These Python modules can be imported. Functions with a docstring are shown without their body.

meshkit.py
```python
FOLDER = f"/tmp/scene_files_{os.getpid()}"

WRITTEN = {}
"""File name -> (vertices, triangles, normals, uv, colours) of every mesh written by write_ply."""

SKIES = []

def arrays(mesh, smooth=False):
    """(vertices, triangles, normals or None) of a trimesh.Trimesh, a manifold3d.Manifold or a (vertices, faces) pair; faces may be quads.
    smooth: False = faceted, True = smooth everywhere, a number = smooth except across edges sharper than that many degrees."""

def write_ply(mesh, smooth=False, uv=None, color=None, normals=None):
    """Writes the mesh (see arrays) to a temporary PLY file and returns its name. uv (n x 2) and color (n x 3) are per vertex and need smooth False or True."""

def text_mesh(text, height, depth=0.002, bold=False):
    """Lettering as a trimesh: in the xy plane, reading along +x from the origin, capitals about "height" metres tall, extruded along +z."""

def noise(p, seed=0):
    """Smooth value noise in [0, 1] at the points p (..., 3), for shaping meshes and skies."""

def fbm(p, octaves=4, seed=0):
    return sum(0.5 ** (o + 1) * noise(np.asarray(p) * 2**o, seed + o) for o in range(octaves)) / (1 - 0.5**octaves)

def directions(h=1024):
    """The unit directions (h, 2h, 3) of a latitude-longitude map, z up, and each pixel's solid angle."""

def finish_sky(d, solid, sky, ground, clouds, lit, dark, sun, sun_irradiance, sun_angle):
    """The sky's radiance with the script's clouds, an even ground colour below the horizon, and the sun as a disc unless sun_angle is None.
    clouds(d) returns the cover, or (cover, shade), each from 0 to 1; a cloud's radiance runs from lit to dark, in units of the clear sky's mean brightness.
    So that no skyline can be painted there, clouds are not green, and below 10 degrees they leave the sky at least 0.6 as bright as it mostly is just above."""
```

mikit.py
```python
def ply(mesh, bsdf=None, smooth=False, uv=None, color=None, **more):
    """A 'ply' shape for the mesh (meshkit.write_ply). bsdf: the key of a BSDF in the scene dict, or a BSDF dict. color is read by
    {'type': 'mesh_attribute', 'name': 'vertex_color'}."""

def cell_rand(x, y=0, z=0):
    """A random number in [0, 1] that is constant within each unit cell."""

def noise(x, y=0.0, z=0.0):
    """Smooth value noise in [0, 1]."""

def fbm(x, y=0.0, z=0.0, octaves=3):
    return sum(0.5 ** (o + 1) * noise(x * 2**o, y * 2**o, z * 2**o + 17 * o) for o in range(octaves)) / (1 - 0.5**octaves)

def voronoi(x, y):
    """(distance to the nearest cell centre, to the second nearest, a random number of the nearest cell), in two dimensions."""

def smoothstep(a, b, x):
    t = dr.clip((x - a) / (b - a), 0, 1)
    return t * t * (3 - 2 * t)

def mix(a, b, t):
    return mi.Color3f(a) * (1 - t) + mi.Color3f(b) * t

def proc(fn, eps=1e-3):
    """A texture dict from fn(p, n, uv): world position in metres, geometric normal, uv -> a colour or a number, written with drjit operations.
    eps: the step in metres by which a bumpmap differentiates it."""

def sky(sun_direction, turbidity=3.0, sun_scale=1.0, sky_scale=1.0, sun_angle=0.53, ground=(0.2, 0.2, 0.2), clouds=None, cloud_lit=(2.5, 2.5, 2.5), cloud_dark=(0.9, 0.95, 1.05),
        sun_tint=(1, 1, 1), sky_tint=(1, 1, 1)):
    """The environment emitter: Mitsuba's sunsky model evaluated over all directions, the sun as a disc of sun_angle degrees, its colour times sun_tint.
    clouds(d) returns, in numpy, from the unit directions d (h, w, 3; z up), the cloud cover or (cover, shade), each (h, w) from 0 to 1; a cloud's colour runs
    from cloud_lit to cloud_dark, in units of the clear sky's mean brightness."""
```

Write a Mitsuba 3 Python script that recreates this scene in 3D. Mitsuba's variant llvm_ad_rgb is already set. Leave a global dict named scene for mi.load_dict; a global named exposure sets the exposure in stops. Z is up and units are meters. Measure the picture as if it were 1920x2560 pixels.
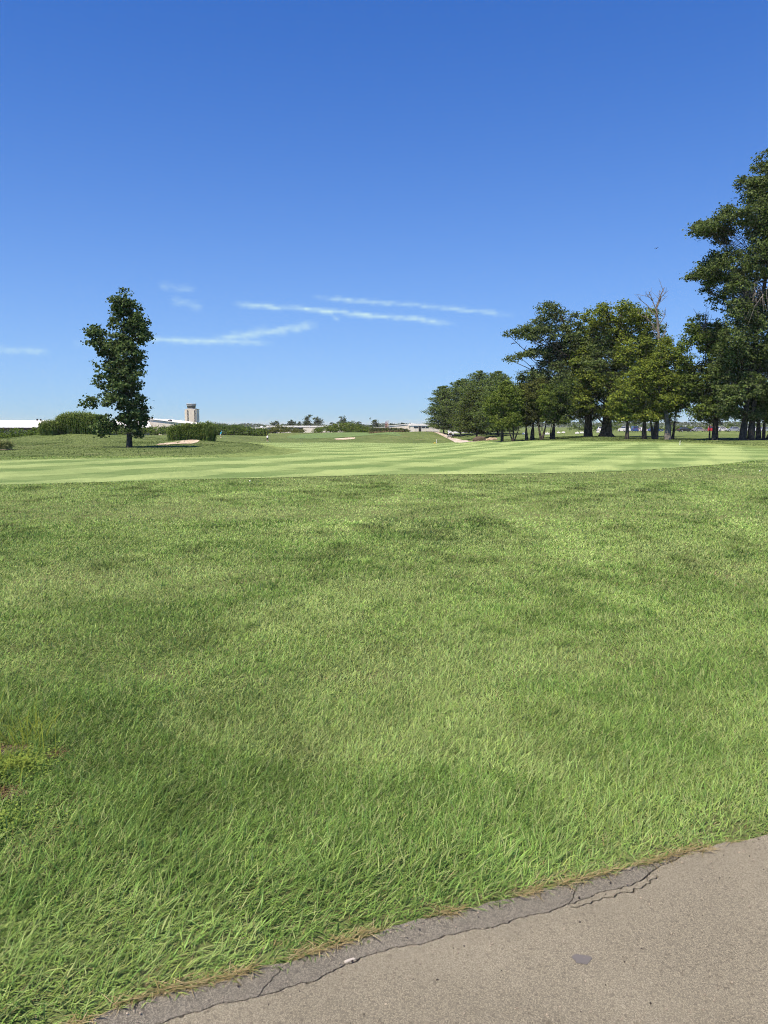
import math, zlib
import numpy as np, trimesh, manifold3d, shapely, shapely.geometry as sg
from scipy.interpolate import PchipInterpolator, RegularGridInterpolator
from scipy.spatial import Delaunay
import drjit as dr, mitsuba as mi, mikit, meshkit

# ------------------------------------------------------------------ camera, sky, exposure
T = mi.ScalarTransform4f
EYE = 1.6
PITCH = math.atan(214 / 1850)
scene, labels = {}, {}
exposure = 2.25
scene['camera'] = {'type': 'perspective', 'fov': 2 * math.degrees(math.atan(960 / 1850)), 'fov_axis': 'x', 'near_clip': 0.05, 'far_clip': 20000.0,
                   'to_world': T().look_at(origin=[0, 0, EYE], target=[0, math.cos(PITCH), EYE - math.sin(PITCH)], up=[0, 0, 1])}

# contrails: (azimuth, elevation) of the trail's points in degrees, half width in degrees, strength
TRAILS = [([(-11.47, 8.98), (-7.81, 8.79), (-1.81, 8.35), (2.72, 7.94), (5.59, 7.53)], .095, .6, 1.0),
          ([(-5.56, 9.57), (-1.81, 9.33), (2.72, 8.98), (7.22, 8.46), (9.88, 8.12)], .09, .42, .7),
          ([(-19, 6.2), (-16.95, 6.21), (-13.13, 6.23), (-8.15, 6.19)], .11, .5, .5),
          ([(-13.25, 6.3), (-9.32, 6.92), (-6.64, 7.26), (-4.84, 7.57)], .16, .44, 1.6),
          ([(-29.0, 5.1), (-23.78, 5.13)], .12, .35, .5), ([(-22.5, 5.75), (-20, 5.6)], .12, .15, .8),
          ([(-16.54, 10.02), (-13.88, 9.87)], .14, .2, .9), ([(-15.74, 9.04), (-13.35, 8.64)], .16, .2, .9),
          ([(-4.22, 8.5), (-3.33, 7.79)], .07, .3, .4)]


def trails(d):
    az, el = np.degrees(np.arctan2(d[..., 0], d[..., 1])), np.degrees(np.arcsin(d[..., 2]))
    cover = np.zeros(az.shape)
    sel = (np.abs(az) < 35) & (el > 3) & (el < 12)
    a, e = az[sel], el[sel]
    q = np.stack([a * 1.9 + e * 1.5, e * 7 - a * .5, a * 0], -1)
    wisp, wob = meshkit.fbm(q, 4, 5), meshkit.fbm(np.stack([a * .9, e * 0, a * 0 + 3], -1), 3, 8) - .5
    got = np.zeros(a.shape)
    for pts, w, k, fluff in TRAILS:
        pts = np.array(pts)
        best, tt = np.full(a.shape, 9.0), np.zeros(a.shape)
        for i in range(len(pts) - 1):
            ab = pts[i + 1] - pts[i]
            t = np.clip(((a - pts[i, 0]) * ab[0] + (e - pts[i, 1]) * ab[1]) / (ab @ ab), 0, 1)
            dd = (e - pts[i, 1] - t * ab[1] + wob * .16 * fluff) ** 2 + (a - pts[i, 0] - t * ab[0]) ** 2
            tt = np.where(dd < best, (i + t) / (len(pts) - 1), tt)
            best = np.minimum(best, dd)
        fade = np.clip(tt / .12, 0, 1) * np.clip((1 - tt) / .18, 0, 1)
        got = np.maximum(got, k * fade * np.exp(-best / (2 * (w * (.45 + 1.1 * wisp)) ** 2)) * (.05 + 1.75 * wisp))
    cover[sel] = got
    veil = .56 * np.exp(-np.maximum(np.degrees(np.arcsin(d[..., 2])), 0) / 10.3)
    return np.clip(1 - (1 - veil) * (1 - np.clip(cover, 0, 1)), 0, 1)


scene['sky'] = mikit.sky((-0.62, -0.70, 1.60), turbidity=3.0, clouds=trails, cloud_lit=(2.55, 3.4, 3.3), sky_tint=(0.135, 0.435, 0.99), ground=(0.12, 0.16, 0.07))

# ------------------------------------------------------------------ helpers
rng = np.random.default_rng(11)


def reseed(text):
    global rng
    rng = np.random.default_rng(zlib.crc32(text.encode()))


vert_col = {'type': 'mesh_attribute', 'name': 'vertex_color'}


def number(name):
    if not any(k == name or k.startswith(name + '__') for k in list(scene) + list(labels)):
        return name
    i = 1
    while any(k == f'{name}_{i:03d}' or k.startswith(f'{name}_{i:03d}__') for k in list(scene) + list(labels)):
        i += 1
    return f'{name}_{i:03d}'


def thing(name, label, cat, group=None):
    key = number(name)
    labels[key] = {'label': label, 'category': cat}
    if group:
        labels[key]['group'] = group
    return key


def part(parent, name, mesh, bsdf, smooth=False, color=None, label=None):
    key = number(parent + '__' + name)
    scene[key] = mikit.ply(mesh, bsdf, smooth=smooth, color=color)
    if label:
        labels[key] = {'label': label}
    return key


def single(name, label, cat, mesh, bsdf, smooth=False, color=None, kind=None, group=None):
    key = thing(name, label, cat, group)
    scene[key] = mikit.ply(mesh, bsdf, smooth=smooth, color=color)
    if kind:
        labels[key]['kind'] = kind
    return key


def structure(name, label, mesh, bsdf, smooth=False, color=None):
    scene[name] = mikit.ply(mesh, bsdf, smooth=smooth, color=color)
    labels[name] = {'label': label, 'kind': 'structure', 'category': name.replace('_', ' ')}


def box(x0, x1, y0, y1, z0, z1):
    m = trimesh.creation.box((x1 - x0, y1 - y0, z1 - z0))
    m.apply_translation(((x0 + x1) / 2, (y0 + y1) / 2, (z0 + z1) / 2))
    return m


def cat(*ms):
    return trimesh.util.concatenate(list(ms))


def place(m, x=0, y=0, z=0, rot=0):
    m = m.copy()
    if rot:
        m.apply_transform(trimesh.transformations.rotation_matrix(rot, (0, 0, 1)))
    m.apply_translation((x, y, z))
    return m


def tube(pts, radii, n=7):
    pts, radii = np.asarray(pts, float), np.asarray(radii, float)
    tan = np.gradient(pts, axis=0)
    tan /= np.linalg.norm(tan, axis=1, keepdims=True) + 1e-12
    ref = np.array([.31, .95, .05])
    u = np.cross(tan, ref)
    u /= np.linalg.norm(u, axis=1, keepdims=True) + 1e-9
    v = np.cross(tan, u)
    a = np.arange(n) * 2 * np.pi / n
    ring = pts[:, None] + radii[:, None, None] * (np.cos(a)[None, :, None] * u[:, None] + np.sin(a)[None, :, None] * v[:, None])
    V = ring.reshape(-1, 3)
    k, i = np.meshgrid(np.arange(len(pts) - 1), np.arange(n), indexing='ij')
    p, q = k * n + i, k * n + (i + 1) % n
    F = np.concatenate([np.stack([p, q + n, q], -1).reshape(-1, 3), np.stack([p, p + n, q + n], -1).reshape(-1, 3)])
    caps = [[0, j + 1, j] for j in range(1, n - 1)] + [[(len(pts) - 1) * n + b for b in (0, j, j + 1)] for j in range(1, n - 1)]
    return trimesh.Trimesh(V, np.vstack([F[:, ::-1], np.array(caps)]), process=False)


def hull(*balls):
    """balls: (x, y, z, r): the hull of the spheres, as a Manifold"""
    vs = []
    for b in balls:
        r = b[3] if np.ndim(b[3]) else (b[3],) * 3
        s = trimesh.creation.icosphere(subdivisions=1)
        vs.append(s.vertices * np.array(r) + np.array(b[:3]))
    return manifold3d.Manifold.hull_points(np.vstack(vs))


def to_tri(m):
    m = m.to_mesh()
    return trimesh.Trimesh(np.array(m.vert_properties[:, :3]), np.array(m.tri_verts), process=False)


def union(ms, refine=None, taubin=0):
    m = manifold3d.Manifold.batch_boolean(ms, manifold3d.OpType.Add)
    if refine:
        m = m.refine_to_length(refine)
    t = to_tri(m)
    if taubin:
        t = trimesh.Trimesh(t.vertices, t.faces)
        trimesh.smoothing.filter_taubin(t, iterations=taubin)
    return t


def prism(poly, depth, axis='y'):
    """the (x, z) outline poly, extruded along y and centred"""
    m = trimesh.creation.extrude_polygon(poly if hasattr(poly, 'area') else sg.Polygon(poly), depth, engine='earcut')
    m.apply_transform(np.array([[1, 0, 0, 0], [0, 0, -1, depth / 2], [0, 1, 0, 0], [0, 0, 0, 1.0]]))
    return m


# ------------------------------------------------------------------ the lie of the land
COLS = {-.681: [(57, -.05), (90, -.4), (150, -.9), (250, -2.5), (350, -3.2)],
        -.519: [(57, 0), (90, -.3), (150, -.8), (250, -2.5), (350, -3.2)],
        -.384: [(57, 0), (80, .1), (120, -.2), (180, -1), (240, -1.5), (300, -2.8), (350, -3.3)],
        -.303: [(57, 0), (80, 0), (120, -.4), (180, -1.1), (240, -1.1), (300, -2.8), (350, -3.3)],
        -.222: [(40, -.05), (60, -.1), (100, -.5), (180, -1.2), (235, -1.1), (300, -2.6), (350, -3.4)],
        -.159: [(30, -.05), (60, -.3), (100, -.9), (150, -1.8), (200, -2.45), (230, -1.7), (262, -.8), (300, -1.8), (350, -3.4)],
        -.054: [(30, -.05), (60, -.3), (100, -.9), (150, -1.75), (180, -2.2), (200, -1.7), (250, -.4), (290, -1.6), (350, -3.4)],
        .022: [(30, -.03), (60, -.3), (100, -.95), (140, -1.7), (165, -2.1), (190, -1), (215, 0), (240, -.2), (300, -2.8), (350, -3.2)],
        .065: [(30, -.03), (60, -.28), (100, -.9), (140, -1.6), (165, -2.05), (190, -1.5), (225, .1), (260, -.6), (330, -2.6)],
        .097: [(30, -.03), (60, -.22), (100, -.75), (140, -1.4), (165, -1.9), (185, -1.9), (207, -1.65), (240, -.6), (300, -1.5), (350, -2)],
        .13: [(30, -.02), (60, -.15), (100, -.5), (130, -.9), (160, -1.4), (180, -1.1), (220, -.4), (300, -.8), (350, -1.2)],
        .184: [(60, -.05), (80, -.05), (90, -.15), (100, -.2), (150, -.3), (230, -.15), (350, -.4)],
        .292: [(60, 0), (75, .05), (85, .15), (100, .25), (130, .1), (230, -.05), (350, -.2)],
        .454: [(40, 0), (60, .05), (76, .2), (100, .15), (230, -.05), (350, -.2)],
        .724: [(40, 0), (60, .05), (76, .2), (100, .15), (230, -.05), (350, -.2)]}
MOUNDS = [(-37.0, 88, .9, 8.5, 7), (-24.6, 62, .5, 2.6, 2.6), (-19.6, 76.3, .36, 3.6, 2.6), (-9.3, 50, .6, 3.4, 4.5), (-29, 56.5, .1, 5, 4)]
DG = np.concatenate([np.linspace(0, 30, 31), np.geomspace(31, 400, 140), [700, 6000.0]])
AG = np.linspace(-.681, .724, 260)
_z = np.array([PchipInterpolator(*zip(*([(0, 0), (12, 0)] + c + [(700, c[-1][1] - .2), (6000, c[-1][1] - .2)])))(DG) for c in COLS.values()])
_land = RegularGridInterpolator((AG, DG), PchipInterpolator(list(COLS), _z, axis=0)(AG))


def ground(x, y):
    x, y = np.asarray(x, float), np.asarray(y, float)
    r, az = np.hypot(x, y), np.arctan2(x, y)
    D = np.clip(r * np.cos(np.minimum(np.abs(az), .75)), 0, 5999)
    t = np.clip(np.tan(np.clip(az, -1.2, 1.2)), AG[0], AG[-1])
    z = _land(np.stack(np.broadcast_arrays(t, D), -1))
    for mx, my, h, sx, sy in MOUNDS:
        z = z + h * np.exp(-((x - mx) / sx) ** 2 - ((y - my) / sy) ** 2)
    return z


def gz(x, y):
    return float(ground(np.array([x]), np.array([y]))[0])


def smooth_loop(pts, n=12):
    """a closed Catmull-Rom curve through the points, as a polygon"""
    p = np.array(pts, float)
    out = []
    for i in range(len(p)):
        a, b, c, d = p[i - 1], p[i], p[(i + 1) % len(p)], p[(i + 2) % len(p)]
        for t in np.arange(n) / n:
            out.append(.5 * (2 * b + (c - a) * t + (2 * a - 5 * b + 4 * c - d) * t * t + (3 * b - a - 3 * c + d) * t ** 3))
    return sg.Polygon(out).buffer(0)


FAIRWAY = smooth_loop([(-40, 11), (-16, 18.2), (-10.5, 20.2), (-7.65, 21.4), (-4.5, 23), (0, 24.7), (4.6, 25.2), (7.6, 26.1), (9.4, 27.1), (11.6, 29), (14.3, 31.4), (18.4, 35.5),
                       (24, 39), (26.5, 42.5), (26.8, 48), (27.2, 56), (25.8, 65), (21.7, 74.5), (18, 79), (14.8, 92), (12.6, 108), (11.2, 126), (7.5, 148), (0, 158), (-9, 167), (-18.4, 171),
                       (-26, 165), (-25, 150), (-18, 115), (-12.7, 87), (-9.5, 62), (-6.4, 52), (-5.4, 48.5), (-6, 44.6), (-7.3, 42), (-8.5, 39.7), (-13.3, 37.4), (-15.7, 36.6), (-18, 35), (-24, 33), (-42, 30)], 6)
FIRST_CUT = FAIRWAY.buffer(2.4).difference(FAIRWAY.buffer(-.05)).difference(sg.box(-90, -5, 90, 31.5))
FIRST_CUT = max(getattr(FIRST_CUT, 'geoms', [FIRST_CUT]), key=lambda g: g.area)
GREEN = smooth_loop([(-29, 222), (-20, 211), (-8, 207), (-1, 203), (3.5, 192), (4.5, 197), (1, 222), (-8, 240), (-20, 246), (-28, 240)], 8)
SAND = [smooth_loop([(-19.2, 62.6), (-20.3, 68.5), (-20.7, 72.5), (-20.3, 75), (-19.5, 76.2), (-18.9, 76), (-18.6, 74.2), (-18.5, 71), (-18.4, 67), (-18.6, 63.6)], 8), smooth_loop([(-13.2, 202), (-10, 203), (-7.8, 199.5), (-8.3, 194.8), (-12.3, 195.5)], 8)]
FAR_PATH = smooth_loop([(9.6, 112.5), (11.3, 113), (13, 130), (14.6, 150), (16, 170), (17, 190), (16.6, 206), (14, 222), (10, 240), (13, 243), (17.5, 223), (19.3, 208), (19.8, 192), (19, 170), (17.4, 148), (15.8, 130), (14.6, 113.5), (12, 111.5)], 8)

# the cart path at the photographer's feet: grass edge, and the crack that splits off its ragged margin
EDGE = np.array([(-6, -1.3), (-3, .45), (-1.9, 1.13), (-1.15, 1.6), (-.83, 1.8), (-.7, 1.89), (-.44, 1.985), (-.18, 2.1), (0, 2.185), (.39, 2.33), (.74, 2.46), (1.13, 2.61), (1.51, 2.74), (2.2, 2.95), (3.4, 3.25), (6, 3.7), (12, 4.2)])
CRACK = np.array([(-6, -1.5), (-3, .25), (-1.7, .98), (-.95, 1.56), (-.59, 1.82), (-.54, 1.845), (-.33, 1.91), (-.14, 2.01), (0, 2.085), (.14, 2.13), (.24, 2.175), (.36, 2.2), (.44, 2.24), (.58, 2.29), (.74, 2.37), (.86, 2.42), (.95, 2.485), (1.06, 2.56), (1.13, 2.615)])
CRACK2 = np.array([(.62, 2.3), (.73, 2.335), (.83, 2.378), (.93, 2.43), (.975, 2.47)])


def ragged(line, amp, step=.007, seed=0, jag=1.0):
    """the polyline, resampled and displaced sideways by noise"""
    p = PchipInterpolator(np.r_[0, np.cumsum(np.hypot(*np.diff(line, axis=0).T))], line)
    s = np.arange(0, p.x[-1], step)
    q = p(s)
    t = np.gradient(q, axis=0)
    t /= np.linalg.norm(t, axis=1, keepdims=True)
    w = (meshkit.fbm(np.stack([s * 9, s * 0, s * 0], -1), 3, seed) - .5) * 2.2 + (meshkit.fbm(np.stack([s * 42, s * 0, s * 0], -1), 3, seed + 9) - .5) * 1.3 * jag
    near = np.exp(-(q[:, 0] / 4) ** 2)
    return q + np.stack([-t[:, 1], t[:, 0]], -1) * (w * amp * near)[:, None]


edge_line = ragged(EDGE, .012, seed=3)
crack_line = ragged(CRACK, .010, .005, seed=5, jag=1.1)
crack_line2 = ragged(CRACK2, .014, .005, seed=8, jag=1.5)
PATH = sg.Polygon(np.vstack([edge_line, [(12, -2), (6, -1.4), (0, -3), (-5, -6)]])).buffer(0)
path_edge_x = PchipInterpolator(EDGE[:, 0], EDGE[:, 1])


def inside(poly, x, y):
    return shapely.contains_xy(poly, np.asarray(x, float), np.asarray(y, float))


# ------------------------------------------------------------------ materials
def leafy(name, trans=.8, rough=.55, extra=None):
    scene[name] = {'type': 'principledthin', 'base_color': vert_col, 'roughness': rough, 'diff_trans': trans, 'spec_trans': 0.0, 'eta': 1.45, **(extra or {})}


leafy('leaf_bsdf', .55, .38)
leafy('blade_bsdf', .75, .33)


def two(name, **k):
    scene[name] = {'type': 'twosided', 'bsdf': {'type': 'principled', **k}}


def rgb(*c):
    return {'type': 'rgb', 'value': list(c)}


def paint(name, c, rough=.5, **k):
    two(name, base_color=rgb(*c), roughness=rough, **k)


def mottled(name, a, b, f=3.0, rough=.7, **k):
    def fn(p, n, uv):
        return mikit.mix(a, b, mikit.smoothstep(.3, .7, mikit.fbm(p.x * f, p.y * f, p.z * f, 3)))
    two(name, base_color=mikit.proc(fn), roughness=rough, **k)


def rough_fn(p, n, uv):
    big = mikit.fbm(p.x * .09 + 3, p.y * .09, 0, 2)
    mid = mikit.fbm(p.x * .55, p.y * .45, 1.5, 3)
    fine = mikit.noise(p.x * 9, p.y * 4, 2.0)
    fine2 = mikit.noise(p.x * 31, p.y * 31, 5.0)
    c = mikit.mix(ROUGH_DARK, ROUGH_LIGHT, mikit.smoothstep(.25, .75, .45 * mid + .25 * big + .2 * fine + .1 * fine2))
    c = mikit.mix(c, ROUGH_TAN, .45 * mikit.smoothstep(.58, .8, mikit.fbm(p.x * .35 + 9, p.y * .3 + 4, 0, 3)))
    near = 1 - mikit.smoothstep(10.0, 34.0, p.y)
    return mikit.mix(c, mikit.mix(THATCH, SOIL, mikit.smoothstep(.45, .65, mikit.fbm(p.x * 5, p.y * 5, 7.0, 2))), .75 * near)


def fair_fn(p, n, uv):
    w = 1.4 * (mikit.fbm(p.x * .06, p.y * .06, 4.0, 2) - .5)
    a = dr.sin(2 * math.pi * ((p.x * .885 - p.y * .466) / 4.0 + w))
    b = dr.sin(2 * math.pi * ((p.x * .3 + p.y * .954) / 5.6 + w * .7))
    sa = mikit.smoothstep(-.45, .45, a + 1.2 * (mikit.noise(p.x * 1.5, p.y * 1.2, 3.0) - .5))
    sb = mikit.smoothstep(-.45, .45, b + 1.2 * (mikit.noise(p.x * 1.2, p.y * 1.5, 6.0) - .5))
    side = mikit.smoothstep(-6.0, 12.0, p.x - .12 * p.y)
    t = sa * (.66 - .2 * side) + sb * (.26 + .26 * side)
    cc = dr.sin(2 * math.pi * ((p.x * .94 - p.y * .345) / 10.5 + w))
    t = t + (.2 * mikit.smoothstep(-.4, .4, cc) - .1) * (.4 + .6 * side)
    t = t + .5 * (mikit.fbm(p.x * .5, p.y * .35, 0.0, 3) - .5) + .22 * (mikit.noise(p.x * 8, p.y * 5, 1.0) - .5) + .2 * (mikit.noise(p.x * 30, p.y * 30, 2.0) - .5)
    # two worn cart tracks running away down the right
    u = p.x - (8.2 + .345 * (p.y - 31.5))
    trk = dr.exp(-dr.square((u - 2.6) / .22)) + dr.exp(-dr.square((u - 3.9) / .22)) + .7 * dr.exp(-dr.square((u - 6.2) / .25))
    c = mikit.mix(FAIR_DARK, FAIR_LIGHT, dr.clip(t, 0, 1))
    return mikit.mix(c, FAIR_DARK, dr.clip(.5 * trk, 0, .6))


def green_fn(p, n, uv):
    s = dr.sin(2 * math.pi * (p.x * .8 + p.y * .6) / 4)
    return mikit.mix((.072, .118, .044), (.09, .138, .05), .5 + .3 * s + .6 * (mikit.fbm(p.x * .3, p.y * .3, 0, 3) - .5))


ROUGH_DARK, ROUGH_LIGHT, ROUGH_TAN, THATCH, SOIL = (.048, .074, .022), (.108, .146, .05), (.125, .135, .062), (.105, .14, .048), (.10, .11, .045)
FAIR_DARK, FAIR_LIGHT = (.083, .132, .043), (.192, .25, .098)


def bumpy(name, height, base, rough=.9, eps=.01):
    scene[name] = {'type': 'twosided', 'bsdf': {'type': 'bumpmap', 'arbitrary': mikit.proc(height, eps), 'scale': 1.0, 'bsdf': {'type': 'principled', 'base_color': mikit.proc(base), 'roughness': rough, 'specular': .15}}}


bumpy('rough_bsdf', lambda p, n, uv: .05 * mikit.fbm(p.x * 3, p.y * 3, 0, 2) + .02 * mikit.noise(p.x * 14, p.y * 14, 0), rough_fn)
bumpy('fairway_bsdf', lambda p, n, uv: .006 * mikit.noise(p.x * 14, p.y * 14, 0), fair_fn)
two('first_cut_bsdf', base_color=mikit.proc(lambda p, n, uv: mikit.mix((.078, .115, .036), (.135, .18, .062), mikit.smoothstep(.25, .75, .6 * mikit.fbm(p.x * .4, p.y * .3, 3.0, 3) + .4 * mikit.noise(p.x * 9, p.y * 5, 2.0)))), roughness=.9, specular=.1)
two('green_bsdf', base_color=mikit.proc(green_fn), roughness=.9, specular=.1)
mottled('sand_bsdf', (.28, .235, .17), (.38, .325, .245), 1.5, .95)


def stones(p, scale):
    a, b, r = mikit.voronoi(p.x * scale, p.y * scale)
    return a, b, r


def path_color(lo, hi, dark):
    def fn(p, n, uv):
        a, b, r = stones(p, 300.0)
        c = mikit.mix(lo, hi, r)
        c = mikit.mix(c, dark, .8 * mikit.smoothstep(.25, .03, b - a))
        c = mikit.mix(c, dark, .6 * mikit.smoothstep(.95, .97, mikit.cell_rand(dr.floor(p.x * 120), dr.floor(p.y * 120), 4)))
        big = mikit.fbm(p.x * 2.2, p.y * 2.2, 0, 3)
        wear = mikit.smoothstep(.5, .75, mikit.fbm(p.x * .9 + 5, p.y * 1.3, 2.0, 3))
        return c * (.84 + .32 * big) * (1 - .12 * wear)
    return fn


def path_height(p, n, uv):
    a, b, r = stones(p, 300.0)
    return .0022 * (1 - a) * (.4 + r) + .0015 * mikit.noise(p.x * 60, p.y * 60, 0)


bumpy('path_bsdf', path_height, path_color((.16, .151, .114), (.338, .32, .247), (.10, .09, .068)), .95, .001)
bumpy('margin_bsdf', path_height, path_color((.10, .097, .080), (.285, .274, .228), (.055, .052, .045)), .95, .001)
paint('tar_bsdf', (.125, .12, .115), .7)
paint('chip_bsdf', (.42, .40, .36), .9)
mottled('concrete_bsdf', (.25, .225, .19), (.33, .30, .26), 1.0, .9)
mottled('earth_bsdf', (.05, .038, .026), (.095, .075, .052), 6.0, .95)
mottled('boulder_bsdf', (.30, .23, .16), (.46, .36, .26), 3.0, .9)
mottled('bark_bsdf', (.03, .025, .02), (.075, .065, .055), 5.0, .9)
mottled('dead_bark_bsdf', (.12, .11, .10), (.22, .205, .19), 5.0, .9)

# ------------------------------------------------------------------ ground and its sheets
ang = np.unique(np.round(np.concatenate([np.linspace(-180, -46, 40), np.linspace(-45, 45, 361), np.linspace(46, 180, 40)]), 3))[:-1]
rad = np.concatenate([[.25, .6], np.geomspace(1.0, 430, 330), np.geomspace(460, 9000, 26)])
A, R = np.meshgrid(np.radians(ang), rad, indexing='ij')
gx, gy = R * np.sin(A), R * np.cos(A)
gzv = ground(gx, gy)
gzv += .02 * (meshkit.fbm(np.stack([gx * .8, gy * .8, gx * 0], -1), 2, 4) - .5) * np.clip((R - 2) / 4, 0, 1) * (R < 120)
gzv += .25 * (meshkit.fbm(np.stack([gx * .09, gy * .09, gx * 0], -1), 2, 6) - .5) * np.clip((R - 38) / 40, 0, 1) * (R < 400)
_wob = gzv - ground(gx, gy)
for poly, marg, drop in [(FAIRWAY, .5, .12), (FIRST_CUT, .45, .10), (GREEN, 1.0, .15), (SAND[0], .35, .2), (SAND[1], .6, .3), (FAR_PATH, .4, .15), (PATH, .03, .09)]:
    gzv -= drop * inside(poly.buffer(-marg), gx, gy)
na, nr = gx.shape
i, j = np.meshgrid(np.arange(na), np.arange(nr - 1), indexing='ij')
p, q = i * nr + j, ((i + 1) % na) * nr + j
F = np.concatenate([np.stack([p, p + 1, q + 1], -1).reshape(-1, 3), np.stack([p, q + 1, q], -1).reshape(-1, 3)])
V = np.stack([gx, gy, gzv], -1).reshape(-1, 3)
c = len(V)
V = np.vstack([V, [[0, 0, -.09]]])
F = np.vstack([F, [[k * nr, ((k + 1) % na) * nr, c] for k in range(na)]])
F = F[:, ::-1] if np.cross(V[F[0, 1]] - V[F[0, 0]], V[F[0, 2]] - V[F[0, 0]])[2] < 0 else F
structure('ground', 'rough grass ground with low grassy mounds reaching to the horizon', (V, F), 'rough_bsdf', True)
_tri = RegularGridInterpolator((np.radians(ang), rad), _wob, bounds_error=False, fill_value=0.0)


def top(x, y):
    """the ground's surface, its small unevenness included"""
    x, y = np.asarray(x, float), np.asarray(y, float)
    return ground(x, y) + _tri(np.stack([np.clip(np.arctan2(x, y), -3.1, 3.1), np.clip(np.hypot(x, y), .3, 8900)], -1))


def tz(x, y):
    return float(top(np.array([x]), np.array([y]))[0])


def sheet(poly, spacing, off, dip=0.0):
    """a sheet over the ground inside poly; spacing(y) is the distance between its points; dip lowers its middle"""
    ring = np.array(poly.exterior.segmentize(1.0).coords)[:-1] if poly.length > 60 else np.array(poly.exterior.segmentize(.25).coords)[:-1]
    x0, y0, x1, y1 = poly.bounds
    pts, y = [ring], y0
    while y < y1:
        s = spacing(max(y, 1))
        xs = np.arange(x0 + s * rng.random(), x1, s)
        row = np.stack([xs, xs * 0 + y], 1)
        pts.append(row[inside(poly.buffer(-.4 * s), row[:, 0], row[:, 1])])
        y += s
    P = np.vstack(pts)
    tri = Delaunay(P).simplices
    cen = P[tri].mean(1)
    tri = tri[inside(poly, cen[:, 0], cen[:, 1])]
    z = top(P[:, 0], P[:, 1]) + off
    if dip:
        d = shapely.distance(shapely.points(P), poly.exterior)
        z -= dip * np.clip(d / (d.max() + 1e-9), 0, 1) ** .6
    v3 = np.column_stack([P, z])
    n = np.cross(v3[tri[:, 1]] - v3[tri[:, 0]], v3[tri[:, 2]] - v3[tri[:, 0]])[:, 2]
    tri[n < 0] = tri[n < 0][:, ::-1]
    return v3, tri


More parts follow.
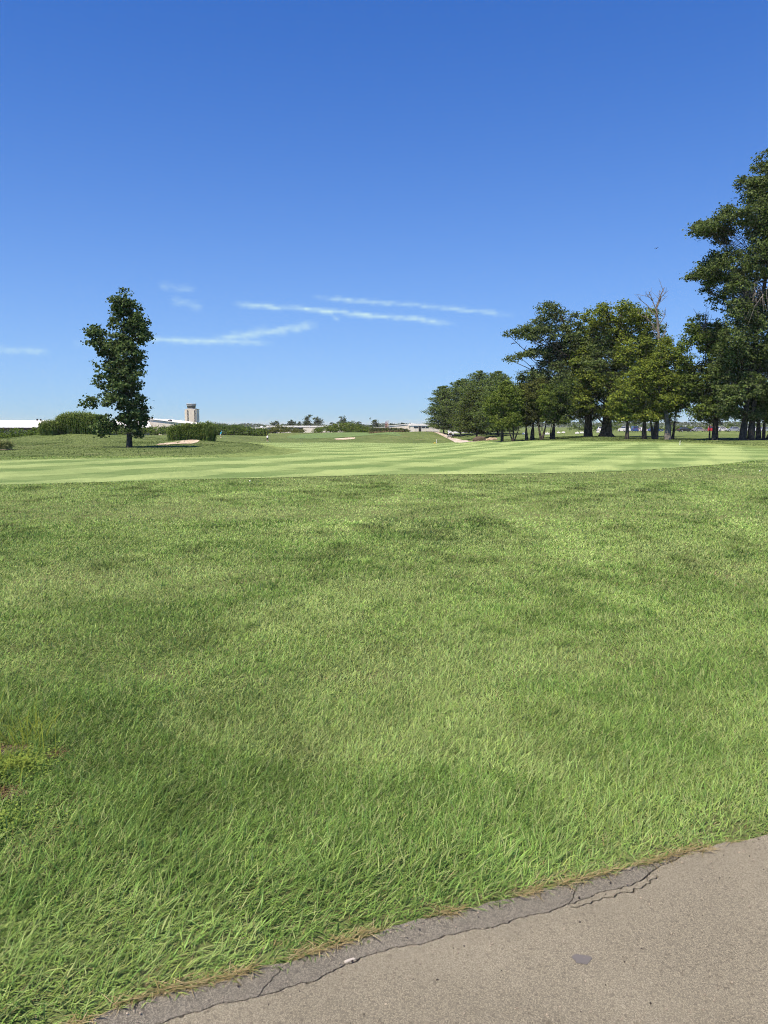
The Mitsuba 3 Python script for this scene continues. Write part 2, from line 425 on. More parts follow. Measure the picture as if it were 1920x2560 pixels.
structure('fairway', 'pale close-mown fairway with crossing light and dark mowing bands', sheet(FAIRWAY, lambda y: max(.5, y * .02), .012), 'fairway_bsdf', True)
structure('first_cut', 'strip of longer first-cut grass bordering the far side of the fairway', sheet(FIRST_CUT, lambda y: max(.6, y * .02), .005), 'first_cut_bsdf', True)
structure('putting_green', 'distant blue-green putting green on the rise before the hangars', sheet(GREEN, lambda y: 2.0, .03), 'green_bsdf', True)
structure('sand_bunker', 'tan sand bunker cut into the mound below the tall reed clump', sheet(SAND[0], lambda y: .5, .03, .12), 'sand_bsdf', True)
structure('sand_bunker_001', 'small far sand bunker in front of the putting green', sheet(SAND[1], lambda y: .8, .03, .1), 'sand_bsdf', True)
structure('far_cart_path', 'pale concrete cart path curving down from the pines to the fairway', sheet(FAR_PATH, lambda y: 1.2, .03), 'concrete_bsdf', True)

# the path at our feet: ragged margin strip and main slab, with the crack left open between them
strip = sg.Polygon(np.vstack([edge_line[edge_line[:, 0] < 1.14], crack_line[::-1]])).buffer(0)
strip = max(getattr(strip, 'geoms', [strip]), key=lambda g: g.area)
gap = sg.LineString(crack_line).buffer(.0042)
for k in range(60):
    c = crack_line[rng.integers(len(crack_line))]
    gap = gap.union(sg.Point(c + rng.normal(0, .002, 2)).buffer(rng.uniform(.003, .0085), 3))
gap = gap.union(sg.LineString(crack_line2).buffer(.0028))
for a, b in [((-.37, 1.9), (-.3, 2.03)), ((.62, 2.3), (.68, 2.42)), ((.93, 2.43), (.965, 2.55))]:
    gap = gap.union(sg.LineString(ragged(np.array([a, (np.add(a, b) / 2 + [.004, .003]), b]), .01, .004, seed=int(100 * b[1]))).buffer(.0014))
slab = PATH.difference(strip.buffer(.0005)).difference(gap)
slab = max(getattr(slab, 'geoms', [slab]), key=lambda g: g.area)
strip = strip.difference(gap)
bits = [g for g in getattr(strip, 'geoms', [strip]) if g.area > 2e-4]


def slabbed(poly, ztop, zbot):
    m = trimesh.creation.extrude_polygon(poly.simplify(.0006), ztop - zbot, engine='earcut')
    m.apply_translation((0, 0, zbot))
    return m


structure('cart_path', 'speckled brown asphalt cart path curving across the foreground', slabbed(slab, .012, -.05), 'path_bsdf')
part('cart_path', 'margin', cat(*[slabbed(g, .008, -.05) for g in bits]), 'margin_bsdf', label='greyer cracked-off strip of asphalt along the grass edge')
spot = sg.Polygon([(.592 + .027 * math.cos(a) * (1 + .16 * math.sin(3 * a + 1) + .1 * math.sin(5 * a)), 2.05 + .023 * math.sin(a) * (1 + .14 * math.cos(2 * a) + .1 * math.sin(4 * a))) for a in np.linspace(0, 2 * math.pi, 40)[:-1]])
part('cart_path', 'tar_spot', cat(slabbed(spot, .0140, .0125), slabbed(spot.buffer(-.004), .0146, .0141)), 'tar_bsdf', label='small dark grey tar spot on the asphalt')
chip = hull((-.115, 2.045, .008, .005), (-.09, 2.056, .009, .004), (-.10, 2.052, .009, .005))
part('cart_path', 'stone_chip', to_tri(chip), 'chip_bsdf', label='pale stone chip lodged in the crack')


# loose grit and clippings on the asphalt
n = 900
x = rng.uniform(-1.2, 3.2, n)
y = path_edge_x(x) - .012 - rng.random(n) ** 1.6 * 1.1
ok = y > .9
r = rng.uniform(.0012, .0036, n)
ico = trimesh.creation.icosahedron()
V = (np.array(ico.vertices)[None] * (r[:, None, None] * rng.uniform(.6, 1.4, (n, 1, 3))) + np.stack([x, y, r * .4 + .0125], -1)[:, None])[ok]
m = len(V)
tint = np.where((rng.random(m) < .3)[:, None], [[.06, .055, .05]], [[.34, .30, .24]]) * rng.uniform(.6, 1.3, (m, 1))
scene['cart_path__grit'] = mikit.ply((V.reshape(-1, 3), (np.array(ico.faces)[None] + (np.arange(m) * 12)[:, None, None]).reshape(-1, 3)), {'type': 'diffuse', 'reflectance': vert_col}, color=np.repeat(tint, 12, 0))
labels['cart_path__grit'] = {'kind': 'stuff'}


# ------------------------------------------------------------------ grass
def blades(root, h, w, head, a0, a1, seg, color, twist=None):
    """curved blades: root (n, 3), length h, width w, heading, angle from upright at root and tip"""
    n = len(root)
    t = np.linspace(0, 1, seg + 1)
    th = a0[:, None] + (a1 - a0)[:, None] * ((t[:-1] + t[1:]) / 2)[None]
    run = np.concatenate([np.zeros((n, 1)), np.cumsum(np.sin(th), 1)], 1) * (h / seg)[:, None]
    up = np.concatenate([np.zeros((n, 1)), np.cumsum(np.cos(th), 1)], 1) * (h / seg)[:, None]
    hd = np.stack([np.cos(head), np.sin(head)], -1)
    sd = head + np.pi / 2 + (0 if twist is None else twist)
    side = np.stack([np.cos(sd), np.sin(sd), np.zeros(n)], -1)
    mid = np.concatenate([root[:, None, :2] + run[..., None] * hd[:, None], (root[:, 2:3] + up)[..., None]], -1)
    wid = w[:, None] * (np.array([.8, 1.0, .75, .5, .3])[:seg] if seg > 1 else np.array([1.0]))[None] * .5
    L, Rr = mid[:, :seg] - wid[..., None] * side[:, None], mid[:, :seg] + wid[..., None] * side[:, None]
    V = np.concatenate([np.stack([L, Rr], 2).reshape(n, 2 * seg, 3), mid[:, seg:]], 1)
    f = []
    for k in range(seg - 1):
        f += [[2 * k, 2 * k + 1, 2 * k + 3], [2 * k, 2 * k + 3, 2 * k + 2]]
    f.append([2 * seg - 2, 2 * seg - 1, 2 * seg])
    m = 2 * seg + 1
    F = (np.array(f)[None] + (np.arange(n) * m)[:, None, None]).reshape(-1, 3)
    return V.reshape(-1, 3), F, np.repeat(color, m, 0)


def merge(lots):
    vs, fs, cs, k = [], [], [], 0
    for v, f, c in lots:
        vs.append(v), fs.append(f + k), cs.append(c)
        k += len(v)
    return (np.vstack(vs), np.vstack(fs)), np.vstack(cs)


def n2(x, y, f, seed, o=3):
    return meshkit.fbm(np.stack([x * f, y * f, x * 0 + .5], -1), o, seed)


def wedge(n, y0, y1, slope=.56, margin=.5):
    """n points spread evenly over what the picture sees between two distances, and a margin beside it"""
    y = np.sqrt(rng.uniform(0, 1, n * 2) * (y1 ** 2 - y0 ** 2) + y0 ** 2)
    x = rng.uniform(-1, 1, n * 2) * (slope * y1 + margin)
    ok = np.abs(x) < slope * y + margin
    return x[ok][:n], y[ok][:n]


GREENS = np.array([(.236, .366, .095), (.28, .405, .12), (.17, .288, .075), (.32, .43, .155), (.248, .38, .125)])
TANS = np.array([(.40, .33, .17), (.33, .28, .13), (.46, .40, .24)])
bare = sg.Point(0, 0)
BARE = [(-1.67, 3.06, .11, .07), (-1.60, 3.44, .06, .045), (-1.92, 3.5, .16, .09)]


# wheel tracks: from, to, half width, how much paler or darker the pressed grass is
TRACKS = [(2.6, 6.5, 1.7, 21, .4, .38), (-1.3, 8.5, .9, 22, .35, .32), (4.6, 8, 8.4, 22, .35, .3), (-.8, 12.2, 7.2, 21.6, .28, -.38), (.9, 11.9, 8.9, 21.9, .28, -.38), (6.5, 16, -3, 23, .3, -.28), (-6, 14, -1, 22, .4, .2)]


def turf(x, y, seg, keep=1.0):
    n = len(x)
    size, wscale = .046 + .030 * np.exp(-(y - 1.6) / 2.4), np.maximum(.0036, .00100 * y) * np.where(y > 11.5, 1.5, 1)
    dry = n2(x, y, 2.2, 21)
    patch = n2(x, y, .75, 22)
    tuft = n2(x, y, 3.1, 23)
    fine = n2(x, y, 9, 24)
    edge_d = y - path_edge_x(np.clip(x, -6, 12))
    nearedge = np.exp(-np.clip(edge_d, 0, 9) / .16)
    h = size * (.55 + .9 * rng.random(n)) * (.65 + .7 * tuft) * (.75 + .5 * patch) * (1 - .35 * nearedge)
    w = wscale * rng.uniform(.65, 1.3, n)
    comb = np.exp(-np.clip(edge_d - .1, 0, 9) / 1.1)
    base = np.radians(34) + (n2(x, y, .55, 25) - .5) * 7.5 * (1 - .7 * comb) + (fine - .5) * 2.6
    head = base + rng.normal(0, .75, n) * (1 + .9 * (1 - comb))
    a0 = np.radians(np.clip(rng.normal(29, 18, n) + 18 * comb + 18 * (1 - patch), -10, 80))
    a1 = a0 + np.radians(np.clip(rng.normal(42, 26, n), 0, 100))
    k = rng.integers(0, len(GREENS), n)
    # kinds of grass come in patches
    k = np.where((patch > .56) & (rng.random(n) < .7), 2, k)
    k = np.where((n2(x, y, .5, 27) > .56) & (rng.random(n) < .6), 3, k)
    col = GREENS[k] * rng.uniform(.55, 1.4, (n, 1)) * np.stack([1 + .05 * rng.normal(size=n), np.ones(n), 1 + .06 * rng.normal(size=n)], -1).clip(.7, 1.3)
    col *= (.92 + .22 * n2(x, y, .4, 28) + .8 * (n2(x, y, 2.3, 29) - .5))[:, None]
    pale = rng.random(n) < .14
    col[pale] = np.array([.36, .43, .19]) * rng.uniform(.7, 1.2, (pale.sum(), 1))
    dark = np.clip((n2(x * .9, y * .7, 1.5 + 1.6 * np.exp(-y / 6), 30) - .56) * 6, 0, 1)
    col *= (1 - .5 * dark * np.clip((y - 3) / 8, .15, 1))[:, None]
    for (xa, ya, xb, yb, wd, g) in TRACKS:
        t = np.clip(((x - xa) * (xb - xa) + (y - ya) * (yb - ya)) / ((xb - xa) ** 2 + (yb - ya) ** 2), 0, 1)
        dd = np.hypot(x - xa - t * (xb - xa) - .25 * np.sin(t * 3.1), y - ya - t * (yb - ya))
        tr = np.exp(-(dd / wd) ** 2) * np.sin(np.pi * np.clip(t * 1.1, 0, 1)) ** .5 * (.5 + n2(x, y, 1.2, 35))
        col *= (1 + g * tr)[:, None]
        a0 += np.sign(g) * .5 * tr
    h *= 1 + .25 * dark
    p_dry = .008 + .2 * nearedge + .6 * np.clip((dry - .66) * 3.2, 0, 1)
    isdry = rng.random(n) < p_dry
    col[isdry] = TANS[rng.integers(0, 3, isdry.sum())] * rng.uniform(.6, 1.1, (isdry.sum(), 1))
    h[isdry] *= .75
    a0[isdry] += .5
    ok = (edge_d > .004 * rng.normal(size=n)) & ~inside(FAIRWAY.buffer(-.12), x, y) & (~inside(FAIRWAY, x, y) | (rng.random(n) < .4))
    for bx, by, ra, rb in BARE:
        ok &= (((x - bx) / ra) ** 2 + ((y - by) / rb) ** 2 > .3 + .9 * rng.random(n))
    ok &= rng.random(n) < keep * (1 - .45 * np.clip((dry - .62) * 5, 0, 1))
    over = (edge_d < .07) & (rng.random(n) < .4)
    head = np.where(over, rng.uniform(-1.9, -.3, n), head)
    a0 = np.where(over, rng.uniform(.6, 1.3, n), a0)
    a1 = np.where(over, rng.uniform(1.3, 1.8, n), a0 + (a1 - a0))
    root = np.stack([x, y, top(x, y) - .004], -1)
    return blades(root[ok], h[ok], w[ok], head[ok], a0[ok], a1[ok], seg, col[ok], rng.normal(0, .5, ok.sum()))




def band(n, y0, y1, fade0, fade1, margin):
    """points between two distances, thinned out over the overlap with the next band so that no seam shows"""
    x, y = wedge(n, y0, y1, margin=margin)
    keep = (rng.random(len(x)) < (np.clip((y - y0) / fade0, 0, 1) if fade0 else 1)) & (rng.random(len(x)) < (np.clip((y1 - y) / fade1, 0, 1) if fade1 else 1))
    return x[keep], y[keep]


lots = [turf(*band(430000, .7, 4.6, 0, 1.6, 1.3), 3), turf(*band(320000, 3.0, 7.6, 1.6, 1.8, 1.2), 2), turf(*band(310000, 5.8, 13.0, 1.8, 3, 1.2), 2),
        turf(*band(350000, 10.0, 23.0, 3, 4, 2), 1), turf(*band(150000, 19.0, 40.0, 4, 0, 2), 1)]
# coarser tufts scattered through the turf
nt = 70
tx, ty = wedge(nt, 2.2, 9.0, .52, .3)
k = np.repeat(np.arange(len(tx)), 34)
r = rng.normal(0, .035, (len(k), 2))
x, y = tx[k] + r[:, 0], ty[k] + r[:, 1]
ok = (y > path_edge_x(np.clip(x, -6, 12)) + .12)
k, r, x, y = k[ok], r[ok], x[ok], y[ok]
n = len(k)
tone = rng.uniform(.62, 1.15, len(tx))[k][:, None] * rng.uniform(.75, 1.25, (n, 1))
lots.append(blades(np.stack([x, y, top(x, y) - .004], -1), rng.uniform(.07, .125, n), np.maximum(rng.uniform(.0038, .0062, n), .0009 * y), np.arctan2(r[:, 1], r[:, 0]) + rng.normal(0, .5, n), np.radians(rng.uniform(8, 45, n)), np.radians(rng.uniform(40, 105, n)), 3,
                   np.array([[.25, .385, .11]]) * tone, rng.normal(0, .4, n)))
mesh, col = merge(lots)
single('rough_grass', 'uneven green rough grass leaning over the edge of the cart path', 'grass', mesh, 'blade_bsdf', False, col, 'stuff')

# tufts that roughen the mounds further off
x, y = wedge(150000, 34, 110, .56, 3)
ok = ~inside(FAIRWAY.buffer(2.2), x, y)
for s in (SAND[0], FAR_PATH, GREEN):
    ok &= ~inside(s, x, y)
ok &= (n2(x, y, .5, 33) > .42) & (x < 34)
x, y = x[ok], y[ok]
n = len(x)
col = GREENS[rng.integers(0, 5, n)] * rng.uniform(.32, .5, (n, 1)) * (.7 + .6 * n2(x, y, .12, 34))[:, None]
mesh, col = merge([blades(np.stack([x, y, top(x, y) - .01], -1), rng.uniform(.04, .10, n), rng.uniform(.05, .10, n), rng.uniform(0, 6.28, n), rng.uniform(.2, .9, n), rng.uniform(.5, 1.2, n), 1, col)])
single('mound_grass', 'shaggy tufts of longer grass over the mounds beyond the fairway', 'grass', mesh, 'blade_bsdf', False, col, 'stuff')

# dead straw that lies along the path's edge
s = rng.random(2200)
x = -1.3 + 3.3 * s
y = path_edge_x(x) + np.abs(rng.normal(0, .014, 2200)) - .010
sl = np.arctan(path_edge_x(x, 1))
keepit = n2(x, y, 6, 41) > .5
x, y, sl = x[keepit], y[keepit], sl[keepit]
n = len(x)
mesh, col = merge([blades(np.stack([x, y, top(x, y) + rng.uniform(.008, .022, n)], -1), rng.uniform(.02, .075, n), rng.uniform(.0015, .003, n), sl + rng.normal(0, .7, n) + np.pi * (rng.random(n) < .4),
                          np.radians(rng.uniform(74, 90, n)), np.radians(rng.uniform(84, 97, n)), 2, TANS[rng.integers(0, 3, n)] * rng.uniform(.65, 1.25, (n, 1)), rng.normal(0, .3, n))])
single('dry_straw', 'dry tan straw lying along the grass edge of the path', 'straw', mesh, 'blade_bsdf', False, col, 'stuff')

# clover and the tall weedy blades round the bare soil at the left
n = 2000
a, r = rng.uniform(0, 6.28, n), np.abs(rng.normal(0, .62, n))
x, y = np.concatenate([-1.70 + .17 * r[:1300] * np.cos(a[:1300]), -1.58 + .20 * r[1300:] * np.cos(a[1300:])]), np.concatenate([3.30 + .15 * r[:1300] * np.sin(a[:1300]), 2.80 + .15 * r[1300:] * np.sin(a[1300:])])
mesh, col = merge([blades(np.stack([x, y, top(x, y) + rng.uniform(.01, .06, n)], -1), rng.uniform(.007, .013, n), rng.uniform(.006, .011, n), rng.uniform(0, 6.28, n), np.radians(rng.uniform(50, 80, n)), np.radians(rng.uniform(75, 110, n)), 2,
                          np.array([(.27, .37, .08)]) * rng.uniform(.7, 1.25, (n, 1)))])
single('clover', 'pale low clover leaves round the bare soil at the left', 'clover', mesh, 'blade_bsdf', False, col, 'stuff')
n = 200
x, y = rng.normal(-1.88, .12, n), rng.normal(3.3, .3, n)
mesh, col = merge([blades(np.stack([x, y, top(x, y)], -1), rng.uniform(.12, .30, n), rng.uniform(.003, .006, n), rng.uniform(-.6, 3.6, n), np.radians(rng.uniform(0, 25, n)), np.radians(rng.uniform(30, 110, n)), 5,
                          np.array([(.24, .29, .055)]) * rng.uniform(.7, 1.3, (n, 1)) * np.array([[.98, 1, .9]]))])
single('tall_weed_clump', 'tuft of tall yellowish arching blades beside bare soil at the left edge', 'weeds', mesh, 'blade_bsdf', False, col, 'stuff')
soil = [sg.Polygon([(bx + .95 * ra * math.cos(t) * (1 + .2 * math.sin(3 * t)), by + .95 * rb * math.sin(t) * (1 + .2 * math.cos(2 * t))) for t in np.linspace(0, 6.28, 30)[:-1]]) for bx, by, ra, rb in BARE]
structure('bare_soil', 'bare brown soil patch showing through the grass at the left', cat(*[trimesh.Trimesh(*sheet(s, lambda y: .05, .006), process=False) for s in soil]), 'earth_bsdf', True)
# litter on the soil
n = 500
k = rng.integers(0, 3, n)
B = np.array(BARE)
x, y = B[k, 0] + rng.normal(0, .5, n) * B[k, 2], B[k, 1] + rng.normal(0, .5, n) * B[k, 3]
mesh, col = merge([blades(np.stack([x, y, top(x, y) + rng.uniform(.008, .02, n)], -1), rng.uniform(.02, .07, n), rng.uniform(.0015, .0035, n), rng.uniform(0, 6.28, n), np.radians(rng.uniform(70, 90, n)), np.radians(rng.uniform(85, 97, n)), 2,
                          np.where((rng.random(n) < .4)[:, None], TANS[rng.integers(0, 3, n)], np.array([[.16, .10, .06]])) * rng.uniform(.6, 1.2, (n, 1)))])
single('grass_litter', 'dead brown grass litter scattered over the bare soil', 'straw', mesh, 'blade_bsdf', False, col, 'stuff')


# ------------------------------------------------------------------ trees, reeds and thickets
def leaf_cards(cen, nrm, L, W, head, color):
    """bent leaf blades: two triangles each, folded along the middle"""
    n = len(cen)
    nrm = nrm / (np.linalg.norm(nrm, axis=1, keepdims=True) + 1e-9)
    h = np.stack([np.cos(head), np.sin(head), rng.normal(0, .5, n)], -1)
    a = h - nrm * (h * nrm).sum(1, keepdims=True)
    a /= np.linalg.norm(a, axis=1, keepdims=True) + 1e-9
    b = np.cross(nrm, a)
    V = np.stack([cen - a * L[:, None] / 2, cen + b * W[:, None] / 2 + nrm * W[:, None] * .22, cen + a * L[:, None] / 2, cen - b * W[:, None] / 2 + nrm * W[:, None] * .22], 1)
    F = (np.array([[0, 1, 2], [0, 2, 3]])[None] + (np.arange(n) * 4)[:, None, None]).reshape(-1, 3)
    return V.reshape(-1, 3), F, np.repeat(color, 4, 0)


def foliage(lobes, n_leaf, leaf, clump, tint, spread=.25, droop=0.0, aspect=.75, yr=None):
    """leaves in clumps spread through ellipsoid lobes (x, z, rx, rz, y, ry), most near their skins"""
    lob = np.array(lobes, float)
    area = (lob[:, 2] * lob[:, 3] * lob[:, 5]) ** .56
    per = 26
    nc = max(1, n_leaf // per)
    k = rng.choice(len(lob), nc, p=area / area.sum())
    d = rng.normal(size=(nc, 3))
    d /= np.linalg.norm(d, axis=1, keepdims=True)
    d[:, 2] = np.where(d[:, 2] < -.75, -d[:, 2], d[:, 2])
    r = rng.uniform(.25, 1.0, nc) ** .55 * rng.uniform(.85, 1.08, nc)
    cc = np.stack([lob[k, 0] + d[:, 0] * r * lob[k, 2], lob[k, 4] + d[:, 1] * r * lob[k, 5], lob[k, 1] + d[:, 2] * r * lob[k, 3]], -1)
    cr = clump * rng.uniform(.55, 1.35, nc)
    ct = rng.uniform(.75, 1.25, nc)
    m = np.repeat(np.arange(nc), rng.integers(per // 2, per * 3 // 2, nc))
    n = len(m)
    o = rng.normal(size=(n, 3)) * np.array([1, 1, .55])
    o *= (cr[m] * .52)[:, None]
    P = cc[m] + o
    P[:, 2] -= droop * (o[:, 0] ** 2 + o[:, 1] ** 2) / np.maximum(cr[m], .1)
    nr = rng.normal(size=(n, 3)) * .75 + d[m] * .55 + np.array([0, 0, .55])
    col = np.array(tint)[rng.integers(0, len(tint), n)] * (rng.uniform(.75, 1.25, n) * ct[m])[:, None]
    s = leaf * rng.uniform(.6, 1.3, n)
    return leaf_cards(P, nr, s, s * aspect, rng.uniform(0, 6.28, n), col)


def limbs(trunk, lobes, r0, frac=.32, tw=2):
    """tubes from the trunk's line to the heart of each lobe, with twigs"""
    trunk = np.asarray(trunk, float)
    zt = trunk[:, 2]
    ms = []
    for x, z, rx, rz, y, ry in lobes:
        far = math.hypot(x - np.interp(z, zt, trunk[:, 0]), y - np.interp(z, zt, trunk[:, 1]))
        zb = float(np.clip(z - .5 * far - rz * .5, zt[1] * .8, zt[-1] * .95))
        s = np.array([np.interp(zb, zt, trunk[:, 0]), np.interp(zb, zt, trunk[:, 1]), zb])
        e = np.array([x, y, z])
        L = np.linalg.norm(e - s)
        if L < .3 or (z < 3.8 and far > 1.6) or far > 1.0 * z:
            continue
        mid = (s + e) / 2 + rng.normal(0, .08, 3) * L - np.array([0, 0, .06 * L])
        ra = r0 * frac * min(1, .35 + L / (zt[-1] + .1)) * (1 - .5 * zb / max(zt[-1], 1))
        q = s + (mid - s) * .5 + rng.normal(0, .04, 3) * L
        ms.append(tube([s, q, mid, e], [ra, ra * .8, ra * .55, ra * .2], 5))
        for _ in range(tw):
            b = mid + (e - mid) * rng.uniform(0, .7)
            t = b + rng.normal(0, 1, 3) * np.array([rx, ry, rz]) * .65
            ms.append(tube([b, (b + t) / 2 + rng.normal(0, .05, 3) * L, t], [ra * .4, ra * .25, ra * .08], 4))
    return ms


def full_lobes(L, depth, airy=-99, fill=.55):
    """(x, z, rx, rz) seen from the front -> with a depth position and radius each"""
    out = []
    L = [tuple(q) for q in L]
    for i in range(len(L)):
        for j in range(i):
            (xa, za, ra, ha), (xb, zb, rb, hb) = L[i], L[j]
            if xa < airy and xb < airy and za > 9:
                continue
            if math.hypot(xa - xb, za - zb) < .95 * (max(ra, ha) + max(rb, hb)) and rng.random() < fill:
                L.append(((xa + xb) / 2, (za + zb) / 2, (ra + rb) * .42, (ha + hb) * .42))
    for i, (x, z, rx, rz) in enumerate(L):
        rz *= 1.12 if x >= airy else .95
        out.append((x, z, rx, rz, rng.uniform(-1, 1) * depth * max(.15, 1 - .05 * abs(x)), max(rx, rz) * 1.1))
    return out


def trunk_mesh(line, r0, flare=1.22, n=9, top_r=.18):
    line = np.asarray(line, float)
    f = np.linspace(0, 1, len(line))
    pts = np.vstack([line[0] - [0, 0, .25], line[0], line[0] + (line[1] - line[0]) * min(.5, .9 / max(line[1][2] - line[0][2], .1)), line[1:]])
    rr = np.r_[r0 * flare * 1.05, r0 * flare, r0 * 1.05, r0 * (1 - (1 - top_r) * f[1:])]
    m = tube(pts, rr, n)
    a = np.arctan2(m.vertices[:, 1] - pts[0][1], m.vertices[:, 0] - pts[0][0])
    low = np.clip(1 - (m.vertices[:, 2] - pts[0][2]) / 1.0, 0, 1)
    m.vertices[:, :2] += (m.vertices[:, :2] - pts[0][:2]) * (low * .12 * np.sin(a * 4 + 1))[:, None]
    return m


def tree(name, label, x, y, trunks, lobes, depth, n_leaf, leaf, clump, tint, category='tree', frac=.32, tw=2, bark='bark_bsdf', airy=-99, fill=.55, **k):
    """trunks: (line relative to the foot, radius)"""
    reseed(label)
    key = thing(name, label, category)
    z = tz(x, y)
    L = full_lobes(lobes, depth, airy, fill)
    main = np.array(trunks[0][0], float)
    for i, (line, r) in enumerate(trunks):
        ms = [trunk_mesh(line, r)]
        if i == 0:
            ms += limbs(main, L, r, frac, tw)
        part(key, 'trunk', place(cat(*ms), x, y, z), bark, 40)
    V, F, C = foliage(L, n_leaf, leaf, clump, tint, **k)
    scene[key + '__crown'] = mikit.ply((V + [x, y, z], F), 'leaf_bsdf', color=C)
    labels[key + '__crown'] = {'kind': 'stuff'}
    return key


